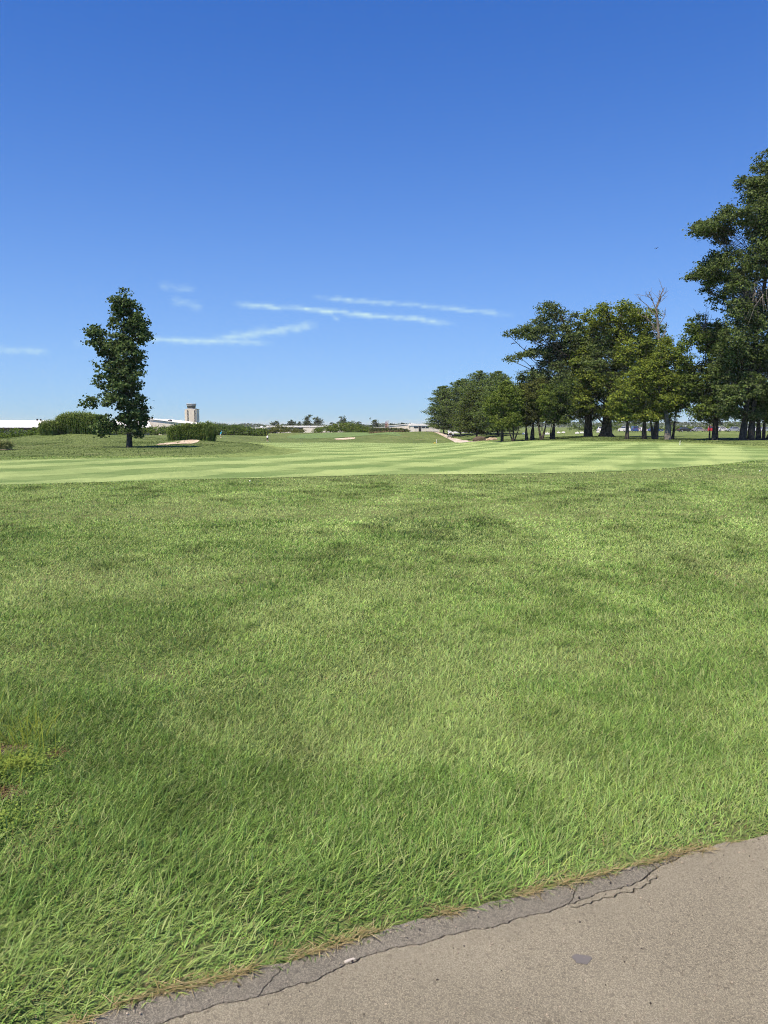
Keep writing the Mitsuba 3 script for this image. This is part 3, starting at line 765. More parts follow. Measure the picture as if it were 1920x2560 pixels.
LOBES = {
    'poplar': [(-0.09, 11.04, 0.5, 0.75), (-0.2, 10.33, 0.72, 0.8), (0.7, 10.0, 0.7, 0.8), (-0.45, 9.26, 1.1, 1.0), (1.21, 8.97, 0.7, 0.68), (0.3, 7.94, 1.3, 1.3), (1.62, 8.24, 0.45, 0.5), (-2.2, 8.47, 0.7, 0.8), (-1.85, 7.41, 0.8, 0.6), (-1.0, 7.05, 1.0, 1.1), (0.61, 6.76, 0.95, 1.0), (-1.25, 5.58, 1.05, 0.9), (0.0, 5.28, 1.2, 1.3), (-2.3, 4.78, 0.55, 0.4), (-1.0, 3.96, 0.95, 0.85), (0.45, 3.96, 0.9, 1.0), (1.24, 5.43, 0.35, 0.35), (-0.45, 2.92, 1.1, 1.0), (0.82, 2.78, 0.55, 0.9), (-2.5, 3.42, 0.55, 0.4), (-3.1, 3.16, 0.33, 0.2), (-1.6, 1.75, 0.9, 0.65), (-0.61, 1.75, 1.05, 0.8), (0.39, 1.89, 0.8, 0.85), (0.76, 0.97, 0.35, 0.2), (-2.12, 1.07, 0.5, 0.35)],
    'oak': [(-6.59, 16.54, 1.19, 1.08), (-5.30, 16.27, 1.35, 1.19), (-3.78, 16.00, 1.35, 1.19), (-2.70, 14.92, 1.19, 1.19), (-7.03, 14.92, 1.62, 1.19), (-9.73, 13.68, 1.30, 0.59), (-10.81, 13.68, 0.54, 0.38), (-8.22, 13.03, 1.35, 0.70), (-6.49, 13.03, 1.62, 1.19), (-4.32, 13.30, 1.89, 1.62), (-10.54, 10.32, 1.08, 0.43), (-8.65, 10.70, 1.24, 0.54), (-6.76, 11.30, 1.51, 0.76), (-4.59, 10.86, 1.62, 1.51), (-2.70, 11.95, 1.89, 2.16), (-8.65, 7.89, 0.86, 0.81), (-7.03, 7.89, 1.78, 1.41), (-4.86, 8.16, 2.16, 1.89), (-9.73, 6.27, 0.97, 0.86), (-7.57, 5.46, 2.16, 1.62), (-4.32, 4.92, 2.43, 2.16), (-1.62, 7.62, 2.16, 2.43), (-1.62, 4.38, 2.16, 1.73), (0.54, 10.32, 2.16, 2.16), (0.54, 6.00, 2.43, 2.43), (-9.0, 4.4, 1.6, 1.2), (-6.2, 2.9, 1.8, 1), (-3.2, 2.7, 1.8, .9), (1.8, 3.2, 1.8, 1.1), (2.2, 8.2, 1.8, 1.8), (-9.4, 5.2, 1.3, 1), (-5.6, 9.2, 1.6, 1.3), (-3, 9.8, 1.8, 1.6), (-.4, 13, 1.8, 1.8), (-9.6, 13.4, 1.2, .6), (-7.8, 13.6, 1.2, .8), (-9.6, 10.5, 1.1, .5), (-7.8, 10.9, 1.2, .6), (-5.8, 11.2, 1.2, .8), (-8.8, 13.9, .9, .6), (-6, 14.2, 1.2, .9)],
    'maple': [(-2.68, 15.73, 0.96, 0.86), (-1.07, 16.38, 1.23, 0.80), (0.80, 16.27, 1.50, 0.96), (2.68, 16.27, 1.28, 0.86), (4.55, 15.47, 0.96, 0.86), (-1.87, 13.97, 1.87, 1.50), (0.80, 14.23, 2.14, 1.50), (3.48, 13.97, 1.87, 1.50), (5.73, 13.59, 1.18, 1.18), (-2.41, 11.56, 1.87, 1.50), (0.27, 11.56, 2.14, 1.50), (2.94, 11.29, 2.14, 1.50), (5.35, 11.29, 1.77, 1.50), (-1.34, 8.88, 1.87, 1.07), (1.87, 8.62, 2.41, 1.50), (5.08, 8.62, 2.14, 1.50), (0.27, 5.94, 2.14, 1.50), (3.48, 5.94, 2.41, 1.50), (2.41, 3.69, 2.25, 0.96), (-0.27, 3.26, 1.50, 0.86), (-3.2, 7, 1.9, 1.7), (-3.8, 4.6, 1.8, 1.5), (-2, 2.8, 1.6, .9), (1.2, 2.6, 1.6, .8), (4.6, 3.4, 1.7, 1.1), (6.3, 5.4, 1.5, 1.5), (6.9, 8.6, 1.5, 1.5), (-3.6, 9.6, 1.6, 1.5), (6.4, 11.5, 1.4, 1.5)],
    'elm1': [(-0.53, 5.05, 1.24, 0.98), (0.80, 4.39, 1.33, 1.06), (-0.75, 3.06, 1.15, 0.80), (0.58, 2.62, 1.33, 0.62), (-1.2, 4.2, 1.1, 1), (1.6, 5.6, 1.2, 1), (0, 6.6, 1.4, 1), (-.1, 2.3, 1.4, .6)],
    'elm2': [(-0.31, 7.49, 1.51, 1.06), (0.80, 6.16, 1.42, 1.15), (-0.75, 5.72, 1.42, 1.06), (0.13, 4.17, 1.51, 1.15), (1.02, 2.62, 0.98, 0.80), (-0.53, 2.62, 1.06, 0.53), (1.6, 7.6, 1.1, 1), (1.9, 4.6, 1, 1), (-1.5, 4, 1, .9), (.3, 2.3, 1.3, .5)],
    'elm3': [(-1.01, 8.49, 1.05, 0.96), (-0.35, 10.03, 0.79, 0.88), (0.53, 8.49, 0.96, 1.05), (-0.57, 6.52, 1.14, 0.96), (0.74, 6.09, 0.88, 1.05), (-0.79, 4.33, 1.14, 0.96), (0.53, 3.90, 0.79, 0.79), (-1.8, 7.4, .9, .9), (1.4, 7.4, .9, .9), (1.4, 5, .8, .9), (-.2, 2.7, 1, .6)],
    'thin': [(-0.18, 6.54, 0.82, 1.00), (0.36, 4.95, 0.82, 1.00), (-0.09, 3.36, 0.82, 0.82), (.8, 6.4, .8, .9), (.9, 4, .7, .8), (-.7, 4.6, .8, .9)],
    'mid': [(-3.42, 11.40, 0.56, 0.56), (-2.09, 12.26, 1.02, 0.85), (-1.07, 11.40, 1.28, 1.20), (-2.65, 10.12, 1.11, 0.94), (-0.94, 9.69, 1.45, 1.37), (-3.37, 8.28, 0.60, 0.60), (-1.92, 7.13, 1.28, 0.77), (-0.21, 7.43, 1.54, 1.71), (-1.49, 4.87, 1.62, 1.20), (0.21, 4.23, 1.71, 1.45), (-2.43, 3.03, 1.11, 0.68), (1.6, 8.5, 1.3, 1.4), (1.8, 6, 1.4, 1.4), (1.7, 3.4, 1.4, 1.2), (-3.3, 5.8, 1.2, 1.2), (-3.2, 4, 1.1, 1), (.6, 10.6, 1.2, 1.2), (-.6, 2.4, 1.4, .7), (-3.9, 9.4, .6, .6)],
    'cotton': [(2.42, 28.92, 0.74, 0.99), (0.25, 27.15, 1.15, 1.07), (1.60, 25.84, 1.56, 1.40), (-0.82, 25.84, 0.58, 0.66), (-0.45, 24.40, 1.15, 1.15), (1.07, 23.38, 1.73, 1.56), (-3.62, 22.22, 0.90, 0.74), (-4.56, 21.40, 0.82, 0.45), (-2.71, 21.32, 1.15, 0.90), (-5.50, 20.66, 0.58, 0.25), (-1.07, 21.73, 1.31, 1.31), (-3.04, 20.09, 0.90, 0.37), (2.01, 20.91, 1.56, 1.81), (-3.12, 17.83, 1.15, 0.90), (-1.48, 17.62, 1.44, 1.31), (-3.74, 16.60, 1.15, 0.74), (-5.67, 16.39, 0.41, 0.21), (-2.30, 15.78, 1.56, 1.07), (0.16, 16.80, 1.73, 1.73), (1.81, 17.21, 1.73, 2.26), (-4.03, 15.16, 0.66, 0.45), (0.16, 13.93, 1.64, 1.56), (1.81, 13.10, 1.73, 1.97), (-0.66, 11.05, 1.56, 1.48), (1.19, 9.82, 1.97, 1.97), (-1.07, 8.18, 1.73, 1.48), (1.40, 6.53, 1.97, 1.97), (-0.86, 5.30, 1.73, 1.48), (1.40, 3.66, 1.73, 1.23), (4.27, 25.43, 1.56, 2.05), (4.60, 20.50, 2.05, 3.08), (4.68, 14.34, 2.38, 3.29), (4.68, 8.18, 2.38, 2.88), (-2.6, 12.4, 1.5, 1.4), (-3, 9.6, 1.5, 1.4), (-2.8, 6.8, 1.5, 1.4), (-2.6, 4.2, 1.5, 1.2), (0.2, 2.7, 1.8, .8), (-2.6, 2.8, 1.4, .8), (0, 19.3, 1.6, 1.2), (2.6, 22.6, 1.5, 1.4), (.4, 25.6, 1.2, 1.1), (2.6, 27.2, 1.3, 1.3), (-2.9, 14.1, 1.1, 1), (3.4, 2.8, 1.8, .9), (-5, 20.7, .9, .45), (-4.2, 20.9, 1, .7), (-5.2, 21.6, .6, .5), (-5.2, 16.6, .7, .5), (-4.7, 17.2, .9, .8), (-4.6, 15.9, .8, .7), (-6.0, 20.5, .7, .32), (-6.1, 16.4, .6, .28), (-3.6, 18.4, .9, .7), (-5.6, 21.2, .6, .4)],
    'right': [(0.29, 4.12, 1.50, 1.25), (1.54, 5.79, 1.58, 1.50), (-0.75, 2.66, 1.08, 0.58), (1.75, 3.29, 1.42, 1.00), (-.6, 4.6, 1.2, 1.1), (-1.2, 6.6, 1.2, 1.2), (.6, 7.4, 1.3, 1.2), (.2, 2.3, 1.4, .6)],
    's1': [(0.35, 6.66, 0.99, 0.80), (-0.35, 5.07, 1.39, 1.29), (-0.85, 3.08, 1.19, 1.19), (0.35, 2.19, 0.90, 0.70), (0.85, 4.08, 1.09, 1.19), (-1.4, 4.4, 1, 1), (1.4, 5.6, .9, .9), (-.6, 2.1, 1, .6), (1.3, 2.6, .9, .8)],
    's2': [(0.34, 5.71, 0.89, 0.79), (0.00, 3.98, 1.18, 1.08), (-0.39, 2.51, 0.89, 0.69), (0.64, 2.41, 0.69, 0.69), (-.7, 4.6, 1, 1), (.9, 4.4, .9, 1), (.2, 2.2, .9, .5), (-.6, 6, .7, .7)],
    's3': [(0.25, 6.56, 0.90, 0.60), (-0.15, 4.97, 1.39, 1.19), (-0.45, 3.23, 1.29, 1.09), (0.85, 2.88, 0.99, 0.90), (1.2, 5.2, 1, 1), (-1.2, 4.6, .9, 1), (.3, 2.2, 1.3, .6), (1.1, 6.9, .7, .6), (-.8, 6.4, .9, .7)],
    's4': [(0.25, 4.92, 1.18, 0.98), (-0.05, 3.15, 0.98, 0.89), (.9, 4.2, .9, 1), (-.8, 4.4, .9, 1), (.7, 2.7, .9, .7), (0, 6, .9, .8)],
    's5': [(0.85, 5.52, 1.19, 1.09), (-0.25, 4.03, 1.39, 1.19), (0.10, 2.54, 1.19, 0.65), (1.5, 3.8, 1.1, 1.1), (-1.1, 3, .9, .9), (.8, 2.2, 1.2, .6), (1.8, 6.4, 1, .9), (-.4, 5.6, 1.1, 1)]}

DARK = [(.07, .112, .028), (.09, .138, .035), (.115, .165, .046)]
BLUISH = [(.105, .15, .055), (.13, .18, .065), (.165, .215, .09)]
YELLOW = [(.20, .25, .038), (.24, .285, .05), (.165, .22, .036)]
FRESH = [(.14, .20, .04), (.175, .235, .052), (.115, .17, .038)]

tree('poplar_tree', 'lone slender dark poplar standing on the mound at the left', -19.2, 56, [([(0, 0, 0), (.05, 0, 1.6), (-.05, 0, 4), (-.1, 0, 7), (-.05, 0, 11)], .19)], LOBES['poplar'], .9, 18000, .21, .38,
     [(.065, .11, .036), (.09, .14, .05), (.125, .18, .075)], aspect=.9, fill=.4)

# pines at the far cart path: whorls of needle fans on level branches
NEEDLE = [(.11, .17, .05), (.135, .20, .058), (.165, .23, .066)]


def pine(label, x, y, h, r, tint, n=9000):
    reseed(label)
    key = thing('pine_tree', label, 'pine tree')
    z = tz(x, y)
    ms = [trunk_mesh([(0, 0, 0), (0, 0, h * .3), (0, 0, h * .97)], .2, 1.3, 7, .1)]
    P, N, H, S = [], [], [], []
    zz = 1.2
    while zz < h:
        f = (zz - 1.2) / (h - 1.2)
        ext = r * (1.0 - f ** 2.6) * (.75 + .25 * min(1, f * 5 + .3)) + .5
        nb = 6 if f < .8 else 5
        a0 = rng.uniform(0, 6.28)
        for b in range(nb):
            a = a0 + b * 6.28 / nb + rng.normal(0, .2)
            L = ext * rng.uniform(.72, 1.18)
            rise = rng.uniform(.02, .22) + .5 * f
            e = np.array([math.cos(a) * L, math.sin(a) * L, zz + rise * L])
            s = np.array([0, 0, zz])
            ms.append(tube([s, (s + e) / 2 - [0, 0, .06 * L], e], [.06, .04, .015], 4))
            m = int(n * .021 * (L / r + .2)) + 8
            t = rng.uniform(.25, 1.05, m)
            wdt = .16 + .22 * L * np.sin(np.clip(t, 0, 1) * 2.6)
            P.append(s + (e - s) * t[:, None] + rng.normal(size=(m, 3)) * wdt[:, None] * [.75, .75, .22] + [0, 0, .12])
            N.append(rng.normal(size=(m, 3)) * .6 + [0, 0, .8])
            H.append(a + rng.normal(0, .55, m))
            S.append(np.full(m, 1.0))
        zz += h * .058 * rng.uniform(.75, 1.25)
    P, N, H = np.vstack(P), np.vstack(N), np.concatenate(H)
    m = len(P)
    part(key, 'trunk', place(cat(*ms), x, y, z), 'bark_bsdf', 40)
    L = rng.uniform(.4, .85, m)
    V, F, C = leaf_cards(P, N, L, L * .27, H, np.array(tint)[rng.integers(0, 3, m)] * rng.uniform(.7, 1.3, (m, 1)))
    scene[key + '__crown'] = mikit.ply((V + [x, y, z], F), 'leaf_bsdf', color=C)
    labels[key + '__crown'] = {'kind': 'stuff'}


pine('outermost pine on the left of the pine stand, its boughs over the far hangar', 17.8, 222, 13.6, 4.4, NEEDLE)
pine('dark pine behind the golf cart, second from the left of the pine stand', 22.6, 219, 16.2, 6.0, NEEDLE)
pine('tallest pine in the middle of the pine stand', 26.3, 206, 17.0, 6.2, NEEDLE)
pine('tall pine at the right end of the pine stand beside the small trees', 29.3, 192, 15.6, 6.0, NEEDLE)
pine('lower yellow-green pine at the front of the pine stand', 22.2, 178, 11.0, 4.8, [(.09, .125, .03), (.11, .145, .035), (.07, .11, .03)])
pine('small pine at the front right of the pine stand', 26.4, 172, 11.2, 5.0, NEEDLE, 7000)

# the grove at the right, from left to right along the crest
tree('small_tree', 'single-trunk small tree, leftmost of the row beside the pines', 14.6, 92, [([(0, 0, 0), (.05, 0, 2), (.2, 0, 6)], .17)], LOBES['s1'], 1.0, 14000, .2, .42, FRESH)
tree('small_tree', 'small tree of three slender stems fanning from one foot', 15.82, 91, [([(0, 0, 0), (0, 0, 2), (.2, 0, 5.5)], .09), ([(-.1, 0, 0), (-.55, 0, 1.4), (-.7, .1, 3.5)], .08), ([(.1, 0, 0), (.6, 0, 1.4), (.8, -.1, 3.4)], .08)], LOBES['s2'], .9, 11000, .2, .42, FRESH)
tree('small_tree', 'small olive-green tree on a pair of thick dark trunks', 18.0, 92, [([(-.35, 0, 0), (-.45, 0, 1.5), (-.3, 0, 6)], .17), ([(.35, .1, 0), (.4, .1, 1.6), (.7, .1, 4)], .24)], LOBES['s3'], 1.1, 14000, .2, .42, [(.10, .12, .035), (.12, .14, .045), (.08, .10, .03)])
tree('small_tree', 'small tree on a V of two dark stems', 19.24, 91, [([(0, 0, 0), (-.35, 0, 1.6), (-.4, 0, 4.2)], .14), ([(.1, 0, 0), (.5, 0, 1.6), (.7, 0, 4)], .13)], LOBES['s4'], .9, 11000, .2, .42, FRESH)
tree('small_tree', 'straight-trunked small tree at the left edge of the oak shade', 20.94, 92, [([(0, 0, 0), (.02, 0, 2), (.3, 0, 6)], .2), ([(-.3, 0, 0), (-.32, 0, 1.2), (-.1, 0, 3)], .1)], LOBES['s5'], 1.0, 13000, .2, .42, DARK)
tree('oak_tree', 'broad dark oak whose long limbs reach out to the left', 27.44, 100, [([(0, 0, 0), (-.05, 0, 3), (-.6, 0, 6), (-1.8, 0, 10), (-3.2, 0, 14), (-4.2, 0, 16)], .52)], LOBES['oak'], 3.2, 60000, .26, .6, BLUISH + DARK[:1], frac=.36, tw=4, airy=-3)
tree('maple_tree', 'huge yellow-green maple on a flaring trunk beside the oak', 29.56, 99, [([(0, 0, 0), (0, 0, .5), (.05, 0, 1.2), (.1, 0, 3), (.5, 0, 7), (1.2, 0, 12), (1.4, 0, 16)], .95)], LOBES['maple'], 4.0, 62000, .26, .6, YELLOW + FRESH, frac=.26)
tree('elm_tree', 'low leafy elm on a straight trunk just right of the maple', 26.79, 82, [([(0, 0, 0), (0, 0, 2.2), (.1, 0, 5)], .19)], LOBES['elm1'], 1.3, 13000, .21, .46, YELLOW + FRESH)
tree('elm_tree', 'yellow-green elm with a forked dark foot between maple and dead tree', 28.69, 82, [([(0, 0, 0), (-.05, 0, 2.2), (-.2, 0, 7.5)], .24), ([(1.1, .2, 0), (.75, .2, 1.8), (.3, .1, 4.6)], .16), ([(1.25, .1, 0), (1.25, .1, 2.2), (1.0, 0, 4.2)], .2)], LOBES['elm2'], 1.3, 18000, .21, .46, YELLOW + FRESH)
tree('elm_tree', 'crooked elm leaning left with its trunk lit grey', 30.73, 81, [([(.2, 0, 0), (.15, 0, 1.4), (-.1, 0, 2.8), (-.75, 0, 4.4), (-1.0, 0, 6.2), (-.6, 0, 9)], .34)], LOBES['elm3'], 1.3, 17000, .21, .46, YELLOW + FRESH, bark='dead_bark_bsdf')
tree('slender_tree', 'slender two-stemmed tree right of the leaning elm', 32.04, 83, [([(-.15, 0, 0), (-.2, 0, 2), (-.1, 0, 6.5)], .13), ([(.2, 0, 0), (.35, 0, 2), (.4, 0, 5)], .13)], LOBES['thin'], .9, 9000, .21, .45, DARK + FRESH)

# the dead tree
reseed('dead tree')
key = thing('dead_tree', 'bare grey dead tree rising above the elms', 'dead tree')
x, y = 31.1, 85
z = tz(x, y)
DEAD = [[(0, 0), (.09, 2.68), (.27, 7.67), (-.09, 10.85), (-.32, 12.9), (-.54, 14.71), (-.09, 16.07), (.27, 16.85)], [(-.45, 13.8), (-1.0, 15.39), (-1.54, 16.39)], [(-.27, 11.99), (-1.45, 13.35), (-2.82, 14.12)], [(-.41, 13.58), (-1.68, 14.94), (-2.59, 15.53)],
        [(-.23, 15.39), (0, 15.85), (.64, 16.48)], [(-1.0, 15.39), (-1.36, 15.76), (-2.0, 15.94)], [(0, 10.4), (.45, 11.76), (.64, 12.9)], [(-.09, 10.85), (-.77, 11.76), (-1.0, 12.67)], [(-.3, 12.5), (.3, 13.6), (.45, 14.6)], [(-.5, 14.6), (-.2, 15.4), (-.35, 16.5)]]
DR = [(.24, .04), (.07, .02), (.08, .02), (.07, .02), (.06, .02), (.05, .015), (.07, .02), (.07, .02), (.06, .015), (.06, .015)]
for k, (line, (ra, rb)) in enumerate(zip(DEAD, DR)):
    q = np.array([(a, rng.normal(0, .12) if k else .02 * i, b) for i, (a, b) in enumerate(line)])
    ms = [tube(q, np.linspace(ra, rb, len(q)), 6)]
    for _ in range(5 if k == 0 else 7):
        t = rng.uniform(.75, .98) if k == 0 else rng.uniform(.3, 1)
        b = np.array([np.interp(t * (len(q) - 1), np.arange(len(q)), q[:, c]) for c in range(3)])
        dv = rng.normal(0, .35, 3) + [0, 0, .3]
        ms.append(tube([b, b + dv * .55 + rng.normal(0, .05, 3), b + dv * 1.2], [.028, .018, .007], 4))
    part(key, 'trunk' if k == 0 else 'branch', place(cat(*ms), x, y, z), 'dead_bark_bsdf', 40)

tree('ash_tree', 'dark middle-height tree with bare twigs at its top beside the tall cottonwood', 35.16, 79, [([(0, 0, 0), (0, 0, 2.4), (-.4, 0, 6), (-1.4, 0, 10), (-1.85, 0, 12.2)], .3), ([(-.5, .2, 0), (-.5, .2, 1.2), (-.9, .2, 3)], .08)], LOBES['mid'], 1.8, 30000, .23, .5, DARK + FRESH, tw=4)
k = next(q for q in labels if q.startswith('ash_tree') and '__' not in q)
for i in range(7):
    b = np.array([-1.85 + rng.normal(0, .15), rng.normal(0, .2), 11.6])
    e = b + [rng.uniform(-1.1, 1.0), rng.normal(0, .3), rng.uniform(1.3, 2.6)]
    part(k, 'bare_twig', place(tube([b, (b + e) / 2 + rng.normal(0, .1, 3), e], [.045, .03, .01], 4), 35.16, 79, tz(35.16, 79)), 'dead_bark_bsdf', 40)
tree('cottonwood_tree', 'towering cottonwood at the right edge of the view', 37.15, 76, [([(-.5, 0, 0), (-.35, 0, 2.4), (-.1, 0, 7), (.6, 0, 13), (1.3, 0, 20), (1.8, 0, 27)], .34), ([(.4, .1, 0), (.45, .1, 3), (.9, .1, 8), (2.4, .2, 14), (4.2, 0, 20)], .33)], LOBES['cotton'], 2.8, 110000, .23, .52, BLUISH + DARK, tw=3, frac=.3)
tree('willow_tree', 'low dark tree with leaning stems at the far right', 38.75, 77, [([(0, 0, 0), (-.05, 0, 2), (.2, 0, 6)], .24), ([(.55, 0, 0), (.55, 0, 2), (.8, 0, 5)], .16), ([(1.1, 0, 0), (1.7, 0, 1.6), (2.3, 0, 4)], .3)], LOBES['right'], 1.5, 16000, .22, .5, DARK)
# the tangle of dead twigs hanging in the cottonwood
key = thing('twig_tangle', 'tangle of bare dead branches hanging in the cottonwood', 'dead branches')
ms = []
z0 = tz(37.15, 76)
for _ in range(60):
    s = np.array([rng.normal(-.9, .35), -1.6 + rng.normal(0, .5), 14.9 + rng.normal(0, .4)])
    e = s + [rng.uniform(-2.4, .7), rng.normal(-.5, .5), rng.uniform(-3.2, -.2)]
    ms.append(tube([s, (s + e) / 2 + [rng.normal(-.15, .2), 0, .35], e], [.035, .022, .008], 4))
scene[key] = mikit.ply(place(cat(*ms), 37.15, 76, z0), 'dead_bark_bsdf', 40)
labels[key]['kind'] = 'stuff'


# reeds: stems with arching, drooping leaves
def reeds(label, spots, n, h, tint, width=.05):
    """spots: (x, y, rx, ry, share of the height)"""
    S = np.array(spots, float)
    k = rng.choice(len(S), n, p=S[:, 2] * S[:, 3] / (S[:, 2] * S[:, 3]).sum())
    a, r = rng.uniform(0, 6.28, n), np.sqrt(rng.random(n))
    x, y = S[k, 0] + np.cos(a) * r * S[k, 2], S[k, 1] + np.sin(a) * r * S[k, 3]
    hh = h * S[k, 4] * (.82 + .3 * n2(x, y, 1.1, 51)) * (1 - .22 * r ** 3)
    z = top(x, y) - .03
    col = np.array(tint)[rng.integers(0, len(tint), n)] * rng.uniform(.7, 1.3, (n, 1))
    lots = [blades(np.stack([x, y, z], -1), hh * rng.uniform(.75, 1.0, n), np.full(n, width * .7), a + rng.normal(0, .6, n), np.radians(rng.uniform(0, 9, n)), np.radians(rng.uniform(8, 45, n)), 3, col)]
    m = n * 3
    j = rng.integers(0, n, m)
    f = rng.uniform(.25, .95, m)
    col2 = np.array(tint)[rng.integers(0, len(tint), m)] * rng.uniform(.7, 1.3, (m, 1))
    lots.append(blades(np.stack([x[j] + rng.normal(0, .08, m), y[j] + rng.normal(0, .08, m), z[j] + hh[j] * f], -1), rng.uniform(.55, .95, m) * (1.15 - .5 * f), width * rng.uniform(.6, 1.2, m), rng.uniform(0, 6.28, m),
                       np.radians(rng.uniform(15, 45, m)), np.radians(rng.uniform(80, 150, m)), 3, col2))
    mesh, col = merge(lots)
    return mesh, col


REED = [(.13, .205, .05), (.175, .25, .065), (.22, .29, .095)]
mesh, col = reeds('', [(-35.2, 86.6, 2.7, 1.5, 1.0), (-33.6, 86.8, 1.6, 1.3, .9), (-36.6, 86.2, 1.3, 1.2, .9)], 2300, 2.6, REED, .075)
single('tall_reed_clump', 'big domed clump of tall reeds on the far left mound', 'reeds', mesh, 'blade_bsdf', False, col, 'stuff')
mesh, col = reeds('', [(-38.3, 85.0, 1.0, .9, 1.0), (-37.6, 84.6, .7, .7, .9)], 700, 1.75, REED, .065)
single('low_reed_clump', 'lower reed clump spilling down at the left of the domed clump', 'reeds', mesh, 'blade_bsdf', False, col, 'stuff')
mesh, col = reeds('', [(-22.2, 80.6, 1.15, 1.2, .88), (-21.0, 80.8, 1.2, 1.2, .95), (-19.8, 80.6, 1.15, 1.2, 1.0), (-18.85, 80.0, .7, 1.0, 1.04)], 1900, 2.3, REED, .075)
single('bunker_reed_clump', 'upright block of dark reeds standing behind the sand bunker', 'reeds', mesh, 'blade_bsdf', False, col, 'stuff')
mesh, col = reeds('', [(-25.9, 50.6, .55, .4, 1.0)], 130, .62, [(.24, .29, .12), (.30, .33, .17), (.18, .24, .08)], .035)
single('pale_iris_clump', 'small pale spiky plants in a mulched bed at the far left edge', 'plant', mesh, 'blade_bsdf', False, col, 'stuff')
structure('mulch_bed', 'small tan mulch bed under the pale plants at the left edge', sheet(sg.Point(-26.2, 50.4).buffer(.9), lambda y: .3, .04), 'sand_bsdf', True)


def thicket(name, label, x0, x1, y, hfun, depth, n_leaf, leaf, tint, cat_='shrubs', clump=.5, spiky=0):
    """a continuous bank of shrubs from x0 to x1"""
    lob = []
    x = x0
    while x < x1:
        h = hfun((x - x0) / (x1 - x0)) * rng.uniform(.78, 1.1)
        w = max(.6, h * rng.uniform(.45, .75))
        z = tz(x, y)
        lob.append((x, z + h * .52, w, h * .52, y + rng.uniform(-.3, .3) * depth, depth * .6))
        lob.append((x + rng.uniform(-.5, .5) * w, z + h * .3, w * .9, h * .33, y - depth * .5, depth * .4))
        x += w * rng.uniform(.7, 1.1)
    V, F, C = foliage(lob, n_leaf, leaf, clump, tint, aspect=.55)
    if spiky:
        xs = rng.uniform(x0, x1, spiky)
        ys = y + rng.uniform(-.6, .3, spiky) * depth
        hs = np.array([hfun((a - x0) / (x1 - x0)) for a in xs]) * rng.uniform(.8, 1.22, spiky)
        c2 = np.array(tint)[rng.integers(0, len(tint), spiky)] * rng.uniform(.7, 1.3, (spiky, 1))
        b = blades(np.stack([xs, ys, top(xs, ys)], -1), hs, np.full(spiky, leaf * .5), rng.uniform(0, 6.28, spiky), rng.uniform(0, .1, spiky), rng.uniform(.1, .5, spiky), 2, c2)
        (V, F), C = merge([(V, F, C), b])
    return single(name, label, cat_, (V, F), 'leaf_bsdf', False, C, 'stuff')


BRUSH = [(0.109, 0.176, 0.034), (0.14, 0.209, 0.042), (0.089, 0.149, 0.034)]
thicket('brush', 'bushy green thicket along the far left edge before the brick-walled hangar', -56, -36.2, 92, lambda t: 1.6 - .75 * t, 3.0, 13000, .22, BRUSH)
single_brush = thicket('brush', 'thin lower weeds between left thicket and reed clump', -39.5, -35.5, 88.5, lambda t: 1.3, 1.5, 2600, .2, [(.13, .16, .045), (.11, .14, .04)], spiky=300)
thicket('brush', 'leafy hedge bank behind the poplar below the cream hangar', -84, -66, 229, lambda t: 2.9, 4, 9000, .42, BRUSH, clump=.8)
thicket('brush', 'tall weedy bank right of the bunker reeds behind the blue-shirted golfer', -56, -37.5, 240, lambda t: 4.0 - 1.9 * t, 4, 10000, .42, BRUSH, clump=.8, spiky=900)
thicket('brush', 'rounded yellowish bushes before the long white hangar', -44.5, -28.6, 263, lambda t: 1.3 + 1.1 * math.sin(math.pi * min(1, t * 1.15)) ** .7 if t < .87 else 1.2, 3.5, 8000, .4, [(.14, .16, .035), (.11, .14, .035), (.16, .17, .045)], clump=.8)
thicket('brush', 'dark green bushes right of the long hangar behind the putting green', -22.8, -3.2, 253, lambda t: .7 + 2.2 * math.sin(math.pi * (.12 + .78 * t)), 4, 11000, .42, BRUSH + YELLOW[:1], clump=.8)
thicket('brush', 'dark hedge behind the parked cars at the right', 72, 150, 290, lambda t: 2.6 + .8 * math.sin(9 * t), 4, 12000, .45, DARK + BRUSH, clump=.9)
thicket('brush', 'tall dry-footed weeds on the ridge before the right hangar', -4.2, 7.0, 222, lambda t: 1.7 - .7 * t, 2.0, 2600, .3, [(.10, .135, .045), (.13, .15, .06)], clump=.5, spiky=900)
n = 800
x, y = rng.uniform(-4.5, 6.0, n), rng.uniform(218.5, 221.5, n)
mesh, col = merge([blades(np.stack([x, y, top(x, y)], -1), rng.uniform(.3, .8, n), np.full(n, .13), rng.uniform(0, 6.28, n), rng.uniform(0, .3, n), rng.uniform(.3, 1.0, n), 2, TANS[rng.integers(0, 3, n)] * rng.uniform(.6, 1.1, (n, 1)) * [[.8, .78, .75]])])
single('dry_weeds', 'strip of tan dead weeds at the foot of the ridge weeds', 'weeds', mesh, 'blade_bsdf', False, col, 'stuff')

# trees on the skyline
FARG = [(0.065, 0.098, 0.039), (0.078, 0.111, 0.046), (0.058, 0.091, 0.039)]


